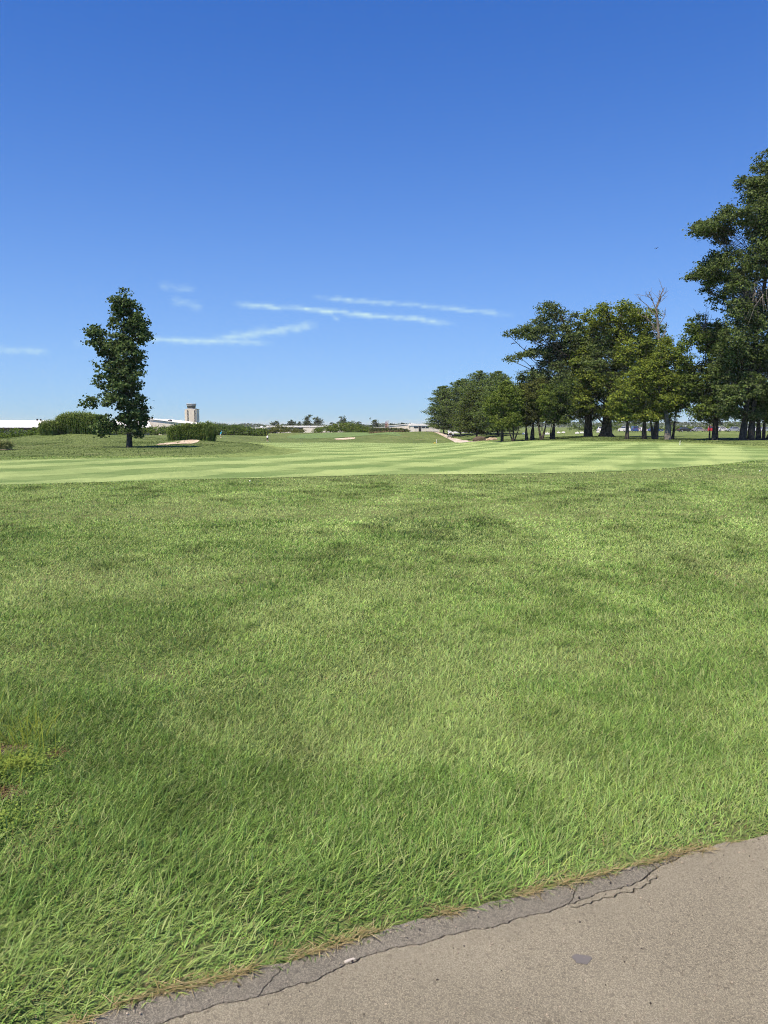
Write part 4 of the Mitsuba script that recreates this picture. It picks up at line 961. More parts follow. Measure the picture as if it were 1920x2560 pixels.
def skyline(label, x, y, h, w, n=1600, shape=0, name='far_tree'):
    key = thing(name, label, 'tree', None)
    z = tz(x, y)
    L = [(rng.normal(0, .3) * w, h * (.35 + .55 * rng.random()), w * rng.uniform(.35, .6), h * .2, rng.normal(0, .25) * w, w * .5) for _ in range(7)] + [(0, h * .55, w * .8, h * .33, 0, w * .7), (0, h * .82, w * (.35 if shape else .6), h * .17, 0, w * .5)]
    part(key, 'trunk', place(tube([(0, 0, -.4), (0, 0, h * .3), (.1, 0, h * .7)], [h * .03, h * .025, h * .01], 6), x, y, z), 'bark_bsdf', 40)
    V, F, C = foliage(L, n, h * .065, h * .11, FARG)
    scene[key + '__crown'] = mikit.ply((V + [x, y, z], F), 'leaf_bsdf', color=C)
    labels[key + '__crown'] = {'kind': 'stuff'}


for lab, px, d, topy, wpx, sh in [('low rounded tree above the left end of the long hangar roof', 688, 600, 1051, 15, 0), ('spreading tree above the long hangar roof, left of the tall pointed one', 729, 600, 1049, 12, 0), ('small hazy tree in the gap left of the pointed tree', 750, 640, 1055, 7, 0),
                                   ('tall pointed tree above the middle of the long hangar', 769, 560, 1041, 11, 1), ('round tree right of the pointed tree on the skyline', 797, 600, 1045, 15, 0), ('small dim tree left of the big spreading skyline tree', 830, 650, 1056, 12, 0),
                                   ('big spreading tree at the right end of the long hangar', 858, 520, 1042, 20, 0), ('small dark tree right of the big spreading skyline tree', 897, 540, 1055, 10, 0), ('dome-shaped dark tree left of the red marker', 937, 500, 1050, 18, 0),
                                   ('low dim tree just right of the red marker', 976, 620, 1058, 9, 0), ('low dark tree right behind the control tower foot', 476, 620, 1050, 8, 0), ('dim tree over the roof of the right hangar', 1007, 640, 1057, 8, 0)]:
    xx = (px - 960) / 1850 * d
    h = (1066 - topy) / 1850 * d + 1.6 - tz(xx, d)
    skyline(lab, xx, d, h, wpx * d / 1850, 1500, sh)
for i, (xx, yy, h, w) in enumerate([(70, 330, 9, 6), (92, 350, 8, 6), (112, 340, 10, 7), (133, 345, 8, 6), (156, 350, 11, 8), (182, 345, 9, 7), (52, 300, 7, 5)]):
    skyline(['hazy tree beyond the parking behind the oak', 'tree beyond the parking seen between oak and maple', 'tree beyond the white cars right of the maple', 'tree beyond the parked cars behind the leaning elm', 'tree beyond the red car at the right', 'tree beyond the parking at the far right edge', 'tree far behind the small-tree row'][i], xx, yy, h, w, 1800, 0, 'background_tree')

# the woods on the horizon
n = 16000
a = rng.uniform(-.62, .62, n)
d = rng.uniform(1500, 1750, n)
x, y = np.sin(a) * d, np.cos(a) * d
hz = 9.5 * (.55 + .8 * meshkit.fbm(np.stack([a * 60, a * 0, a * 0], -1), 4, 61))
P = np.stack([x, y, top(x, y) + hz * rng.random(n) ** .6], -1)
V, F, C = leaf_cards(P, rng.normal(size=(n, 3)) + [0, -.4, .6], np.full(n, 4.0), np.full(n, 3.0), rng.uniform(0, 6.28, n), np.array(FARG)[rng.integers(0, 3, n)] * rng.uniform(.8, 1.2, (n, 1)))
single('far_woods', 'low hazy woods along the horizon', 'woods', (V, F), 'leaf_bsdf', False, C, 'stuff')

# ------------------------------------------------------------------ buildings
mottled('white_roof_bsdf', (.78, .78, .76), (.84, .84, .82), .3, .5)
mottled('cream_wall_bsdf', (.64, .60, .52), (.70, .66, .58), .4, .7)
mottled('pink_wall_bsdf', (.50, .33, .29), (.60, .45, .40), .5, .8)
mottled('tower_bsdf', (.58, .53, .44), (.66, .61, .51), .25, .85)
paint('maroon_bsdf', (.10, .045, .045), .6)
paint('dark_bsdf', (.02, .02, .022), .5)
paint('grey_bsdf', (.28, .28, .28), .5)
paint('brown_wall_bsdf', (.24, .21, .17), .7)
paint('cab_bsdf', (.30, .31, .31), .5)
paint('white_bsdf', (.8, .8, .8), .4)
paint('black_bsdf', (.015, .015, .016), .5)
paint('red_bsdf', (.20, .03, .03), .6)
paint('orange_bsdf', (.42, .27, .20), .6)
two('window_bsdf', base_color=rgb(.03, .04, .05), roughness=.08, specular=.6)
paint('skin_bsdf', (.45, .27, .19), .55)
paint('blue_cloth_bsdf', (.05, .42, .62), .8)
paint('white_cloth_bsdf', (.78, .78, .78), .8)
paint('cream_cloth_bsdf', (.62, .60, .48), .8)
paint('dark_cloth_bsdf', (.02, .02, .028), .85)
paint('yellow_bsdf', (.62, .45, .05), .5)
paint('silver_bsdf', (.45, .46, .48), .3, metallic=.4)
paint('blue_paint_bsdf', (.03, .07, .22), .25)
paint('red_paint_bsdf', (.38, .02, .03), .25)
paint('white_paint_bsdf', (.75, .75, .75), .25)
paint('tyre_bsdf', (.02, .02, .02), .85)
paint('ball_bsdf', (.85, .85, .83), .35)


def roof_slab(x0, x1, ya, za, yb, zb, th=.25):
    """a sloped slab from the eave (ya, za) to the ridge (yb, zb)"""
    m = trimesh.creation.extrude_polygon(sg.Polygon([(ya, za), (yb, zb), (yb, zb + th), (ya, za + th)]), x1 - x0, engine='earcut')
    m.apply_transform(np.array([[0, 0, 1, x0], [1, 0, 0, 0], [0, 1, 0, 0], [0, 0, 0, 1.0]]))
    return m


# left hangar: a long white roof face over a shaded pinkish wall
k = thing('hangar', 'long hangar at far left with a broad white roof over a pinkish wall', 'hangar')
HL = lambda q: place(place(q, 124, -300), -124, 300, 0, .39)
part(k, 'wall', HL(box(-152, -96, 300, 324, -3.6, 1.0)), 'pink_wall_bsdf')
part(k, 'fascia', HL(box(-152.2, -95.8, 299.62, 299.95, .12, 1.02)), 'maroon_bsdf')
part(k, 'roof', HL(cat(roof_slab(-153, -95, 298.9, 1.05, 312, 3.85), roof_slab(-153, -95, 325.2, 1.05, 312.02, 3.85))), 'white_roof_bsdf')
for i in range(7):
    part(k, 'wall_panel', HL(box(-149 + i * 7.4, -143.6 + i * 7.4, 299.86, 299.98, -3.4, -.1)), 'pink_wall_bsdf')
part(k, 'door', HL(box(-128.6, -127.0, 299.78, 299.97, -3.4, .1)), 'white_bsdf')
for i in range(2):
    part(k, 'roof_vent', HL(place(trimesh.creation.cylinder(.35, .7), -138.6 + i * 1.3, 311.4, 4.3)), 'dark_bsdf', 40)

# cream gable hangar behind the poplar
k = thing('hangar', 'cream hangar with a wide low gable between poplar and control tower', 'hangar')
gable = prism([(-117, -3.5), (-83.5, -3.5), (-83.5, 2.6), (-101, 4.75), (-117, 2.8)], .4)
part(k, 'gable_wall', place(gable, 0, 320.2, 0), 'cream_wall_bsdf')
part(k, 'wall', box(-116.9, -116.5, 320.4, 352, -3.5, 2.7), 'cream_wall_bsdf')
part(k, 'wall', box(-84, -83.6, 320.4, 352, -3.5, 2.5), 'cream_wall_bsdf')
slope = lambda xa, za, xb, zb: place(prism([(xa, za), (xb, zb), (xb, zb + .16), (xa, za + .16)], 33), 0, 336, 0)
part(k, 'roof', cat(slope(-117.6, 2.74, -101, 4.78), slope(-101.02, 4.78, -82.9, 2.55)), 'white_roof_bsdf')
part(k, 'door', box(-103.4, -99.4, 319.86, 319.97, -3.4, 1.35), 'dark_bsdf')
part(k, 'roof_vent', place(trimesh.creation.icosphere(2, 1.0).apply_scale((1.0, 1, .7)), -92.4, 322, 3.9), 'dark_bsdf', True)

# control tower
k = thing('control_tower', 'pale concrete control tower with a flared glass cab', 'control tower')
cx, cy = -151.6, 590
shaft = box(-3.9, 3.9, -3.9, 3.9, -3.4, 15.2)
slots = [box(-2.75, -1.65, -4.6, -3.3, -3.3, 14.2), box(2.8, 3.75, -4.6, -3.3, -3.3, 14.2)]
m = manifold3d.Manifold(manifold3d.Mesh(np.array(shaft.vertices, np.float32), np.array(shaft.faces, np.uint32)))
for s in slots:
    m = m - manifold3d.Manifold(manifold3d.Mesh(np.array(s.vertices, np.float32), np.array(s.faces, np.uint32)))
TW = lambda q: place(q, cx, cy, 0, -.06)
part(k, 'shaft', TW(to_tri(m)), 'tower_bsdf')
part(k, 'corner_pier', TW(box(-5.0, -3.92, -3.2, 3.2, -3.4, 14.9)), 'tower_bsdf')
part(k, 'corner_pier', TW(box(3.92, 4.6, -3.2, 3.2, -3.4, 15.0)), 'tower_bsdf')
for s in (box(-2.75, -1.65, -3.4, -3.32, -3.3, 14.2), box(2.8, 3.75, -3.4, -3.32, -3.3, 14.2)):
    part(k, 'slot_window', TW(s), 'window_bsdf')


def frustum(r0, r1, z0, z1, n=8, dx=-.5):
    a = (np.arange(n) + .5) * 2 * np.pi / n
    V = np.vstack([np.stack([r0 * np.cos(a) + dx, r0 * np.sin(a), a * 0 + z0], -1), np.stack([r1 * np.cos(a) + dx, r1 * np.sin(a), a * 0 + z1], -1)])
    return to_tri(manifold3d.Manifold.hull_points(V))


part(k, 'cab_base', TW(frustum(3.0, 3.15, 15.22, 15.9)), 'cab_bsdf')
part(k, 'cab_window', TW(frustum(3.16, 3.45, 15.92, 17.5)), 'window_bsdf')
part(k, 'cab_blind', TW(frustum(3.46, 3.75, 17.52, 18.9)), 'cab_bsdf')
part(k, 'cab_roof', TW(frustum(4.0, 3.8, 18.92, 19.35)), 'grey_bsdf')
for i, (ax, ah) in enumerate([(-3.4, 2.4), (1.7, 3.0), (2.9, 2.2)]):
    part(k, 'antenna', TW(tube([(ax, 0, 19.3), (ax, 0, 19.3 + ah)], [.07, .04], 5)), 'white_bsdf')
part(k, 'gallery_rail', TW(cat(box(3.2, 5.2, -3.4, -3.25, 15.25, 15.5), box(3.0, 5.2, -3.4, 3.0, 15.02, 15.2))), 'dark_bsdf')

# the long hangar in the middle
k = thing('hangar', 'long low white hangar with a thin flat roof line in the middle distance', 'hangar')
part(k, 'roof', box(-55.2, -17.9, 349.55, 366, 1.22, 1.92), 'white_roof_bsdf')
part(k, 'wall', box(-54.4, -18.6, 350.3, 365, -3.7, 1.2), 'brown_wall_bsdf')
for a, b in [(-54.3, -50.2), (-50.0, -46.2), (-46.0, -42.3), (-31.9, -27.3), (-27.1, -22.9), (-22.7, -18.7)]:
    part(k, 'wall_panel', box(a, b, 350.0, 350.28, -3.6, .75), 'cream_wall_bsdf')
part(k, 'opening', box(-42.2, -38.1, 350.18, 350.27, -3.6, .9), 'dark_bsdf')
part(k, 'sliding_door', box(-38.0, -32.2, 349.7, 349.97, -3.6, .95), 'cream_wall_bsdf')
part(k, 'annex', box(-62.6, -54.5, 351, 360, -3.7, 1.1), 'white_roof_bsdf')
for a in (-59.0, -56.2):
    part(k, 'window', box(a, a + 1.3, 350.9, 350.98, -.2, .75), 'window_bsdf')
part(k, 'roof_unit', box(-58.6, -57.7, 353, 354, 1.12, 1.75), 'white_bsdf')

# hangar at the right, left of the pines
k = thing('hangar', 'cream hangar with a dark doorway just left of the pine stand', 'hangar')
part(k, 'wall', box(11.6, 24.6, 330, 350, -3.5, 1.85), 'cream_wall_bsdf')
part(k, 'wall', place(prism([(2.2, -3.5), (11.58, -3.5), (11.58, 2.3), (2.2, 1.6)], 18), 0, 345, 0), 'cream_wall_bsdf')
part(k, 'roof', cat(place(prism([(11.0, 1.88), (25.2, 1.88), (25.2, 2.35), (17, 2.75), (11.0, 2.6)], 20.5), 0, 340, 0), place(prism([(1.6, 1.65), (11.6, 2.5), (14.0, 3.0), (11.6, 2.78), (1.6, 1.9)], 18.5), 0, 345, 0)), 'white_roof_bsdf')
part(k, 'door', box(15.4, 16.4, 329.86, 329.97, -3.4, 1.7), 'dark_bsdf')
for a, b in [(13.3, 15.2), (16.6, 18.2), (18.5, 19.8)]:
    part(k, 'window', box(a, b, 329.86, 329.97, .9, 1.6), 'window_bsdf')

k = thing('shed', 'small white building seen under the pine boughs behind the golf cart', 'building')
part(k, 'wall', box(26.5, 36.5, 300, 308, -2.6, .9), 'white_roof_bsdf')
part(k, 'roof', cat(roof_slab(26, 37, 299.4, .92, 304, 2.0), roof_slab(26, 37, 308.6, .92, 304.02, 2.0)), 'white_roof_bsdf')
part(k, 'door', box(30.2, 31.2, 299.9, 299.98, -2.5, -.3), 'dark_bsdf')
k = thing('shed', 'pale low shed left of the red marker half hidden by bushes', 'building')
part(k, 'wall', box(-6.9, 1.3, 348, 355, -3.5, .95), 'cream_wall_bsdf')
part(k, 'roof', box(-7.2, 1.6, 347.6, 355.4, .97, 1.2), 'white_roof_bsdf')
k = thing('marker_board', 'red upright board beside a pale post near the right hangar', 'marker')
part(k, 'board', cat(box(.7, 1.15, 338, 338.25, -2.9, 3.6), box(.85, 1.05, 338, 338.2, 3.6, 4.1)), 'red_bsdf')
part(k, 'post', tube([(1.75, 338, -3.3), (1.75, 338, 2.6), (1.85, 338, 4.4)], [.3, .24, .08], 8), 'orange_bsdf', 40)


# ------------------------------------------------------------------ people
def chain(js, pairs):
    return [hull((*js[a], ra), (*js[b], rb)) for a, ra, b, rb in pairs]


def person(label, x, y, rot, shirt, legs_cloth, cap, hand_r, hand_l, lean=0.0, stance=.14, long_pants=False):
    """a standing figure facing +x before rot; hands are points relative to the feet"""
    key = thing('person', label, 'person')
    z = tz(x, y) + .01
    J = {'hip': np.array([0, 0, .93]), 'chest': np.array([lean * .35, 0, 1.28]), 'neck': np.array([lean * .52, 0, 1.47]), 'head': np.array([lean * .62 + .02, 0, 1.62])}
    for s, n in ((1, 'l'), (-1, 'r')):
        J['hip' + n] = np.array([0, s * .10, .90])
        J['knee' + n] = np.array([.03, s * stance, .49])
        J['ank' + n] = np.array([-.02, s * (stance + .02), .08])
        J['toe' + n] = np.array([.15, s * (stance + .05), .035])
        J['sh' + n] = J['neck'] + [0, s * .19, -.05]
        hnd = np.array(hand_l if s > 0 else hand_r)
        J['hand' + n] = hnd
        mid = (J['sh' + n] + hnd) / 2
        J['elb' + n] = mid + np.array([-.03, s * .09, -.06])
    ms = [hull((*J['hip'], (.12, .16, .11)), (*J['chest'], (.12, .17, .14))), hull((*J['chest'], (.11, .16, .12)), (*J['neck'], .06)), hull((*J['neck'], .055), (*(J['head'] - [0, 0, .05]), .06)),
          hull((*J['head'], (.095, .075, .105)), (*(J['head'] + [.03, 0, -.07]), .05)), hull((*(J['head'] + [.095, 0, -.01]), .014), (*(J['head'] + [.105, 0, -.035]), .017)), hull((*(J['head'] + [0, .078, 0]), (.02, .012, .03))), hull((*(J['head'] + [0, -.078, 0]), (.02, .012, .03)))]
    for n in 'lr':
        ms += chain(J, [('hip' + n, .095, 'knee' + n, .062), ('knee' + n, .062, 'ank' + n, .042), ('ank' + n, .045, 'toe' + n, .035), ('sh' + n, .062, 'elb' + n, .045), ('elb' + n, .045, 'hand' + n, .028)])
        d = J['hand' + n] - J['elb' + n]
        d /= np.linalg.norm(d)
        sd = np.cross(d, [0, 0, 1.0])
        sd = sd / (np.linalg.norm(sd) + 1e-6)
        up = np.cross(sd, d)
        palm = J['hand' + n] + d * .05
        ms.append(hull((*J['hand' + n], .028), (*(palm + sd * .025), .018), (*(palm - sd * .025), .018)))
        for q, ln in zip((-.033, -.011, .011, .033), (.055, .066, .062, .048)):
            a = palm + sd * q + d * .012
            b = a + d * ln * .6 - up * .012
            ms.append(hull((*a, .0095), (*b, .009)))
            ms.append(hull((*b, .009), (*(b + d * ln * .3 - up * .03), .008)))
        a = J['hand' + n] + d * .02 + sd * .026
        ms.append(hull((*a, .012), (*(a + sd * .03 + d * .03), .010)))
        ms.append(hull((*(a + sd * .03 + d * .03), .010), (*(a + sd * .024 + d * .06 - up * .01), .009)))
    PL = lambda q: place(q, x, y, z, rot)
    part(key, 'body', PL(union(ms, .02, 4)), 'skin_bsdf', True)
    top_ms = [hull((*(J['hip'] + [0, 0, .02]), (.145, .185, .08)), (*J['chest'], (.15, .20, .15))), hull((*J['chest'], (.14, .19, .13)), (*(J['neck'] - [0, 0, .03]), .075), (*J['shl'], .08), (*J['shr'], .08))]
    for n in 'lr':
        top_ms.append(hull((*J['sh' + n], .082), (*(J['sh' + n] * .15 + J['elb' + n] * .85), .066)))
    part(key, 'shirt', PL(union(top_ms, .03, 3)), shirt, True)
    low = [hull((*(J['hip'] + [0, 0, .02]), (.142, .178, .07)), (*J['hipl'], .11), (*J['hipr'], .11))]
    for n in 'lr':
        low.append(hull((*J['hip' + n], .112), (*(J['knee' + n] + [0, 0, .05]), .088)))
        if long_pants:
            low.append(hull((*J['knee' + n], .08), (*(J['ank' + n] + [0, 0, .03]), .06)))
    part(key, 'trousers' if long_pants else 'shorts', PL(union(low, .03, 2)), legs_cloth, True)
    hd = J['head']
    part(key, 'cap', PL(union([hull((*(hd + [-.005, 0, .05]), (.108, .09, .07))), hull((*(hd + [.08, 0, .045]), (.02, .07, .01)), (*(hd + [.17, 0, .035]), (.02, .05, .008)))], .03, 1)), cap, True)
    for n in 'lr':
        part(key, 'shoe', PL(union([hull((*(J['ank' + n] + [-.02, 0, -.03]), .052), (*(J['toe' + n] + [.03, 0, .005]), .042))], .03, 1)), 'white_cloth_bsdf', True)
    return key, z


def club(label, x, y, rot, a, b):
    key = thing('golf_club', label, 'golf club')
    z = tz(x, y) + .01
    a, b = np.array(a, float), np.array(b, float)
    part(key, 'shaft', place(tube([a + (b - a) * .22, b], [.006, .005], 6), x, y, z, rot), 'silver_bsdf', 40)
    part(key, 'grip', place(tube([a, a + (b - a) * .22], [.013, .010], 6), x, y, z, rot), 'black_bsdf', 40)
    part(key, 'head', place(to_tri(hull((*b, .02), (*(b + [.09, .01, -.005]), (.03, .02, .02)))), x, y, z, rot), 'silver_bsdf', 40)


person('golfer in white shirt and cap with dark shorts standing on the fairway end', -31.2, 199.0, 1.1, 'white_cloth_bsdf', 'dark_cloth_bsdf', 'white_cloth_bsdf', (.30, -.05, .95), (.30, .06, 1.0))
club('golf club held by the white-shirted golfer', -31.2, 199.0, 1.1, (.36, .0, 1.0), (.62, .1, .06))
person('golfer in bright blue shirt and pale shorts bending beside the reeds', -40.0, 182.0, .2, 'blue_cloth_bsdf', 'cream_cloth_bsdf', 'blue_cloth_bsdf', (.32, -.06, .82), (.32, .06, .88), lean=.42)
club('golf club held by the blue-shirted golfer', -40.0, 182.0, .2, (.37, 0, .88), (.66, .05, .05))
person('person in white shirt standing at the right side of the golf cart', 18.95, 204.3, 1.9, 'white_cloth_bsdf', 'dark_cloth_bsdf', 'white_cloth_bsdf', (.28, -.22, 1.05), (.05, .3, .85), long_pants=True)

# golf cart, seen from behind
k = thing('golf_cart', 'white-roofed golf cart parked on the far cart path', 'golf cart')
gxx, gyy = 17.95, 204.0
G = lambda q: place(q, gxx, gyy, tz(gxx, gyy) + .03, -.12)


def rounded(x0, x1, y0, y1, z0, z1, r=.06):
    return to_tri(hull(*[(a, b, c, r) for a in (x0 + r, x1 - r) for b in (y0 + r, y1 - r) for c in (z0 + r, z1 - r)]))


part(k, 'body', G(cat(rounded(-.58, .58, -1.15, .1, .3, .72), rounded(-.56, .56, .1, 1.2, .28, .42), rounded(-.55, .55, .85, 1.25, .35, .85, .1))), 'white_paint_bsdf', 40)
part(k, 'bag_well', G(rounded(-.5, .5, -1.28, -.75, .42, .62, .04)), 'black_bsdf', 40)
part(k, 'seat', G(cat(rounded(-.55, .55, -.45, .1, .72, .86, .05), rounded(-.55, .55, -.6, -.46, .86, 1.2, .05))), 'dark_bsdf', 40)
part(k, 'roof', G(rounded(-.6, .6, -1.0, .95, 1.78, 1.87, .04)), 'white_bsdf', 40)
for sx in (-.52, .52):
    for sy, zz in ((-.85, .7), (.8, .8)):
        part(k, 'post', G(tube([(sx, sy * 1.08, zz), (sx, sy, 1.8)], [.022, .022], 6)), 'black_bsdf', 40)
for sx in (-.5, .5):
    for sy in (-.78, .82):
        w = number(k + '__wheel')
        scene[w] = mikit.ply(G(place(trimesh.creation.annulus(.11, .225, .17).apply_transform(trimesh.transformations.rotation_matrix(np.pi / 2, (0, 1, 0))), sx, sy, .225)), 'tyre_bsdf', smooth=40)
        part(w, 'rim', G(place(trimesh.creation.cylinder(.108, .12).apply_transform(trimesh.transformations.rotation_matrix(np.pi / 2, (0, 1, 0))), sx, sy, .225)), 'white_bsdf', 40)
part(k, 'steering_wheel', G(place(trimesh.creation.torus(.16, .018).apply_transform(trimesh.transformations.rotation_matrix(.9, (1, 0, 0))), -.27, .55, 1.0)), 'black_bsdf', 40)
part(k, 'windscreen_frame', G(tube([(-.52, .86, .9), (.52, .86, .9)], [.02, .02], 6)), 'black_bsdf', 40)
for sx, m1, lab in ((-.24, 'white_cloth_bsdf', 'pale golf bag on the left at the back of the cart'), (.24, 'maroon_bsdf', 'dark reddish golf bag on the right at the back of the cart')):
    b = thing('golf_bag', lab, 'golf bag')
    part(b, 'bag', G(tube([(sx, -1.06, .64), (sx, -1.0, 1.15), (sx, -.97, 1.4)], [.13, .12, .14], 10)), m1, 40)
    part(b, 'pocket', G(rounded(sx - .09, sx + .09, -1.26, -1.16, .72, 1.1, .04)), 'dark_bsdf', 40)
    for q in range(4):
        part(b, 'club', G(tube([(sx - .06 + .04 * q, -.97, 1.38), (sx - .07 + .05 * q, -.93 + .02 * q, 1.62)], [.008, .02], 5)), 'silver_bsdf', 40)

# stakes, flag, balls
single('yardage_stake', 'thin white stake standing on the right part of the fairway', 'stake', place(tube([(0, 0, -.1), (0, 0, .38), (.002, 0, .4)], [.018, .018, .006], 8), 24.3, 61.0, tz(24.3, 61) + .012), 'white_bsdf', 40)
single('yardage_stake', 'short white stake at the far fairway edge left of the cart path', 'stake', place(tube([(0, 0, -.1), (0, 0, .72), (0, 0, .76)], [.055, .055, .02], 8), 9.85, 139.5, tz(9.85, 139.5)), 'white_bsdf', 40)
single('yellow_marker', 'small yellow marker lying on the fairway near the far white stake', 'marker', place(to_tri(hull((-.22, 0, .02, .05), (.22, 0, .02, .05), (0, 0, .12, .05))), 9.2, 134.5, tz(9.2, 134.5) + .02), 'yellow_bsdf', 40)
k = thing('flagstick', 'thin pole on the putting green beyond the white-shirted golfer', 'flagstick')
fx, fy = -35.2, 223.0
part(k, 'pole', tube([(fx, fy, tz(fx, fy) - .2), (fx, fy, tz(fx, fy) + 2.15)], [.025, .02], 6), 'yellow_bsdf', 40)
part(k, 'cup_rim', place(trimesh.creation.annulus(.054, .07, .01), fx, fy, tz(fx, fy) + .02), 'white_bsdf')
for bx, by, lab in ((-3.87, 21.3, 'white golf ball in the rough at the near fairway edge'), (13.15, 25.9, 'white golf ball lying in the rough at the right edge')):
    m = trimesh.creation.icosphere(3, .0214)
    v = m.vertices
    m.vertices *= 1 - .03 * (np.cos(v[:, 0] * 1500) * np.cos(v[:, 1] * 1500) * np.cos(v[:, 2] * 1500) > .25)[:, None]
    single('golf_ball', lab, 'golf ball', place(m, bx, by, tz(bx, by) + .05), 'ball_bsdf', True)

# dark planting and tan boulders at the foot of the path
k = thing('mulch_mound', 'low dark brown mulch mound beside the cart path end', 'mound')
mx, my = 13.6, 122.0
V = trimesh.creation.icosphere(4, 1.0)
V.vertices *= np.array([1.15, .9, .62]) * (1 + .16 * (meshkit.fbm(V.vertices * 3, 3, 71) - .5))[:, None]
scene[k] = mikit.ply(place(V, 15.1, 117, tz(15.1, 117) + .1), 'earth_bsdf', smooth=True)
for bx, by, s, lab in ((15.9, 113.5, .3, 'tan boulder right beside the dark mulch mound'), (16.5, 115.0, .42, 'middle tan boulder right of the mulch mound'), (17.15, 115.5, .36, 'rightmost tan boulder near the mulch mound')):
    V = trimesh.creation.icosphere(3, s)
    V.vertices *= np.array([1.25, 1, .75]) * (1 + .5 * (meshkit.fbm(V.vertices * 4 / s * .4 + bx, 3, 73) - .5))[:, None]
    single('boulder', lab, 'boulder', place(V, bx, by, tz(bx, by) + s * .2), 'boulder_bsdf', 30)

# the bird
k = thing('bird', 'small dark bird flying in the blue sky left of the cottonwood', 'bird')
B = lambda q: place(q, 35.6, 100, 24.7, .6)
part(k, 'body', B(union([hull((-.1, 0, 0, .02), (0, 0, 0, .045), (.09, 0, .01, .03)), hull((.12, 0, .02, .028), (.16, 0, .015, .008)), hull((-.08, 0, 0, (.03, .02, .01)), (-.19, 0, 0, (.02, .045, .006)))], .02, 1)), 'black_bsdf', True)
for s in (-1, 1):
    part(k, 'wing', B(to_tri(hull((.05, s * .03, .02, (.03, .01, .008)), (-.04, s * .03, .02, (.03, .01, .008)), (.02, s * .2, .11, (.035, .01, .006)), (-.06, s * .34, .08, (.015, .01, .004))))), 'black_bsdf', 40)


# ------------------------------------------------------------------ parked cars
def car(label, x, y, rot, bsdf, kind='sedan'):
    key = thing('parked_car', label, 'car', None)
    L, H = (4.6, 1.45) if kind == 'sedan' else (4.8, 1.78)
    z = tz(x, y) + .02
    C = lambda q: place(q, x, y, z, rot)
    hood = .82 if kind == 'sedan' else 1.0
    low = sg.Polygon([(-L / 2, .32), (-L / 2 + .05, hood - .05), (-L / 2 + .9, hood + .05), (L / 2 - 1.2, hood), (L / 2 - .1, hood - .18), (L / 2, .45), (L / 2 - .1, .26), (-L / 2 + .1, .26)]).buffer(.06).buffer(-.03)
    for wx in (-L * .3, L * .31):
        low = low.difference(sg.Point(wx, .33).buffer(.37))
    cabin = [(-L / 2 + .55, hood + .02), (-L / 2 + 1.15, H), (L / 2 - 2.1, H), (L / 2 - 1.25, hood - .02)] if kind == 'sedan' else [(-L / 2 + .1, hood + .02), (-L / 2 + .35, H), (L / 2 - 2.0, H), (L / 2 - 1.25, hood)]
    body = prism(low, 1.78)
    up = prism(cabin, 1.5)
    up.vertices[:, 1] *= 1 - .16 * np.clip((up.vertices[:, 2] - hood) / (H - hood), 0, 1)
    part(key, 'body', C(cat(body, up)), bsdf, 30)
    ins = sg.Polygon(cabin).buffer(-.09)
    gl = prism(ins, 1.53)
    gl.vertices[:, 1] *= 1 - .16 * np.clip((gl.vertices[:, 2] - hood) / (H - hood), 0, 1)
    part(key, 'side_window', C(gl), 'window_bsdf')
    c0, c1 = np.array(cabin[3]), np.array(cabin[2])
    for a, b, sgn in ((cabin[3], cabin[2], 1), (cabin[0], cabin[1], -1)):
        a, b = np.array(a), np.array(b)
        a2, b2 = a + (b - a) * .12, a + (b - a) * .9
        o = np.array([.02 * sgn, .012])
        part(key, 'windscreen' if sgn > 0 else 'rear_window', C(prism([tuple(a2 + o), tuple(b2 + o), tuple(b2 - o), tuple(a2 - o)], 1.18)), 'window_bsdf')
    for wx in (-L * .3, L * .31):
        for s in (-1, 1):
            w = number(key + '__wheel')
            R_ = trimesh.transformations.rotation_matrix(np.pi / 2, (1, 0, 0))
            scene[w] = mikit.ply(C(place(trimesh.creation.annulus(.2, .33, .2).apply_transform(R_), wx, s * .8, .33)), 'tyre_bsdf', smooth=40)
            part(w, 'rim', C(place(trimesh.creation.cylinder(.198, .15).apply_transform(R_), wx, s * .8, .33)), 'silver_bsdf', 40)
    for s in (-1, 1):
        part(key, 'headlight', C(rounded(L / 2 - .16, L / 2 + .035, s * .62 - .17, s * .62 + .17, hood - .27, hood - .14, .03)), 'silver_bsdf', 40)
        part(key, 'tail_light', C(rounded(-L / 2 - .035, -L / 2 + .12, s * .66 - .14, s * .66 + .14, hood - .22, hood - .05, .03)), 'red_paint_bsdf', 40)


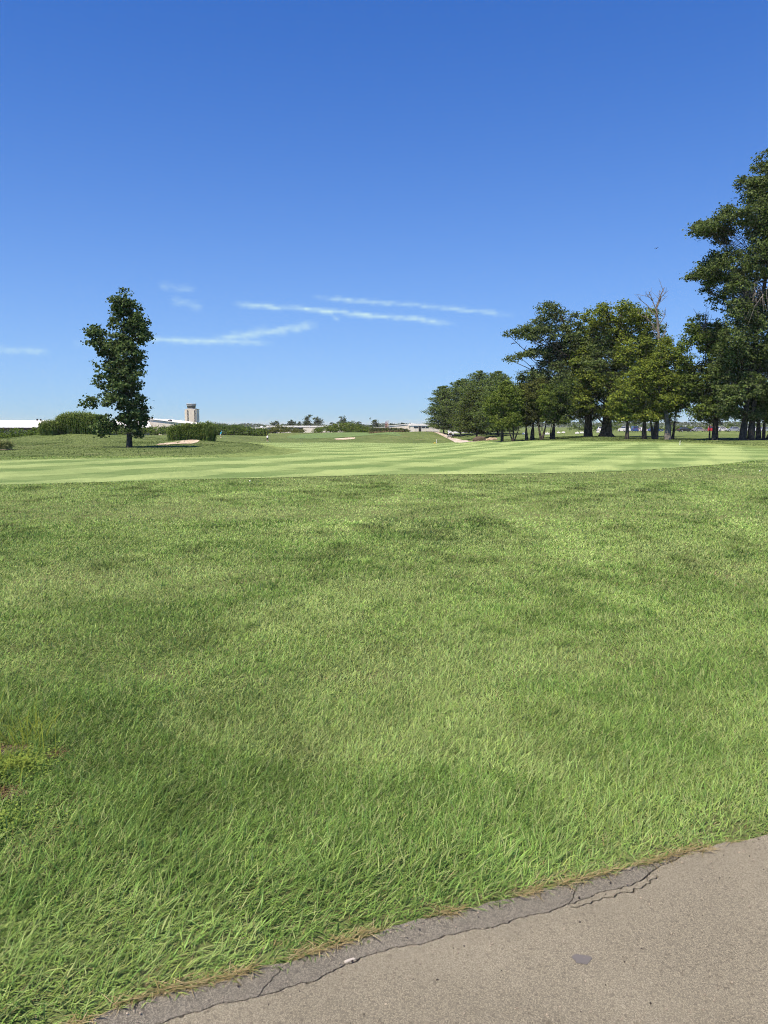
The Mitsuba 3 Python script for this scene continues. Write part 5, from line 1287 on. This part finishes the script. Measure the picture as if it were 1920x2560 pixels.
for lab, px, d, rot, b, kd in [('white car parked just right of the flaring maple trunk', 1500, 236, 1.4, 'white_paint_bsdf', 'sedan'), ('white van-like car left of the straight elm trunk', 1560, 232, 1.75, 'white_paint_bsdf', 'suv'),
                               ('dark blue car between two elm trunks', 1584, 234, 1.5, 'blue_paint_bsdf', 'suv'), ('white car right of the dark blue one behind the elm', 1604, 233, 1.6, 'white_paint_bsdf', 'sedan'),
                               ('dark blue car behind the forked elm foot', 1637, 234, .15, 'blue_paint_bsdf', 'sedan'), ('dark car right of the leaning elm', 1712, 232, .1, 'dark_bsdf', 'sedan'), ('silver car left of the red one', 1748, 234, .05, 'silver_bsdf', 'sedan'),
                               ('red car half hidden by the ash trunk', 1776, 232, 1.2, 'red_paint_bsdf', 'suv'), ('white car right of the ash trunk', 1806, 234, 0.1, 'white_paint_bsdf', 'sedan'), ('silver car with white ones behind it, left of the cottonwood trunks', 1832, 231, 3.1, 'silver_bsdf', 'sedan'),
                               ('white high-roofed car right of the cottonwood trunks', 1880, 233, .05, 'white_paint_bsdf', 'suv'), ('silver car at the right edge of the view', 1912, 234, .1, 'silver_bsdf', 'sedan')]:
    car(lab, (px - 960) / 1850 * d * .995, d, rot, b, kd)

# white range markers standing on the lawn beyond the grove
for i, (px, d) in enumerate([(1308, 170), (1366, 150), (1394, 190), (1406, 185), (1440, 160), (1452, 165), (1492, 200)]):
    xx = (px - 960) / 1850 * d
    single('range_marker', ['white range marker seen right of the paired trunks', 'white range marker just right of the V-shaped stems', 'white range marker left of a near twin beyond the oak shade', 'white range marker right of its near twin beyond the oak shade',
                            'white range marker seen left of the oak trunk', 'white range marker closest to the oak trunk', 'white range marker between oak and maple trunks'][i], 'range marker',
           place(cat(rounded(-.42, .42, -.2, .2, .0, .34, .06), tube([(0, 0, .3), (0, 0, .6)], [.04, .04], 6)), xx, d, tz(xx, d) + .02), 'white_bsdf', 30)

for stem, grp in {'parked_car': 'cars parked beyond the grove', 'pine_tree': 'pines by the far cart path', 'small_tree': 'small trees in a row on the crest', 'elm_tree': 'elms before the maple', 'range_marker': 'white range markers on the far lawn',
                  'boulder': 'tan boulders at the path end', 'far_tree': 'trees on the skyline', 'background_tree': 'trees beyond the parking', 'golf_bag': 'golf bags on the cart', 'golf_ball': 'golf balls in the rough',
                  'golf_club': 'golf clubs in hand', 'yardage_stake': 'white stakes on the fairway', 'hangar': 'airfield hangars', 'shed': 'low airfield sheds', 'brush': 'shrub thickets along the course edge'}.items():
    for key in labels:
        if '__' not in key and (key == stem or (key.startswith(stem + '_') and key[len(stem) + 1:].isdigit())):
            labels[key]['group'] = grp

# ------------------------------------------------------------------ summer haze
scene['haze_air'] = {'type': 'homogeneous', 'albedo': rgb(.95, .955, .965), 'sigma_t': 1.1e-4}
scene['haze'] = {'type': 'cube', 'to_world': T().translate([0, 0, 13]).scale([9500, 9500, 23]), 'bsdf': {'type': 'null'}, 'interior': {'type': 'ref', 'id': 'haze_air'}}
labels['haze'] = {'label': 'thin summer haze over the course', 'kind': 'stuff', 'category': 'haze'}
scene['camera']['medium'] = {'type': 'ref', 'id': 'haze_air'}
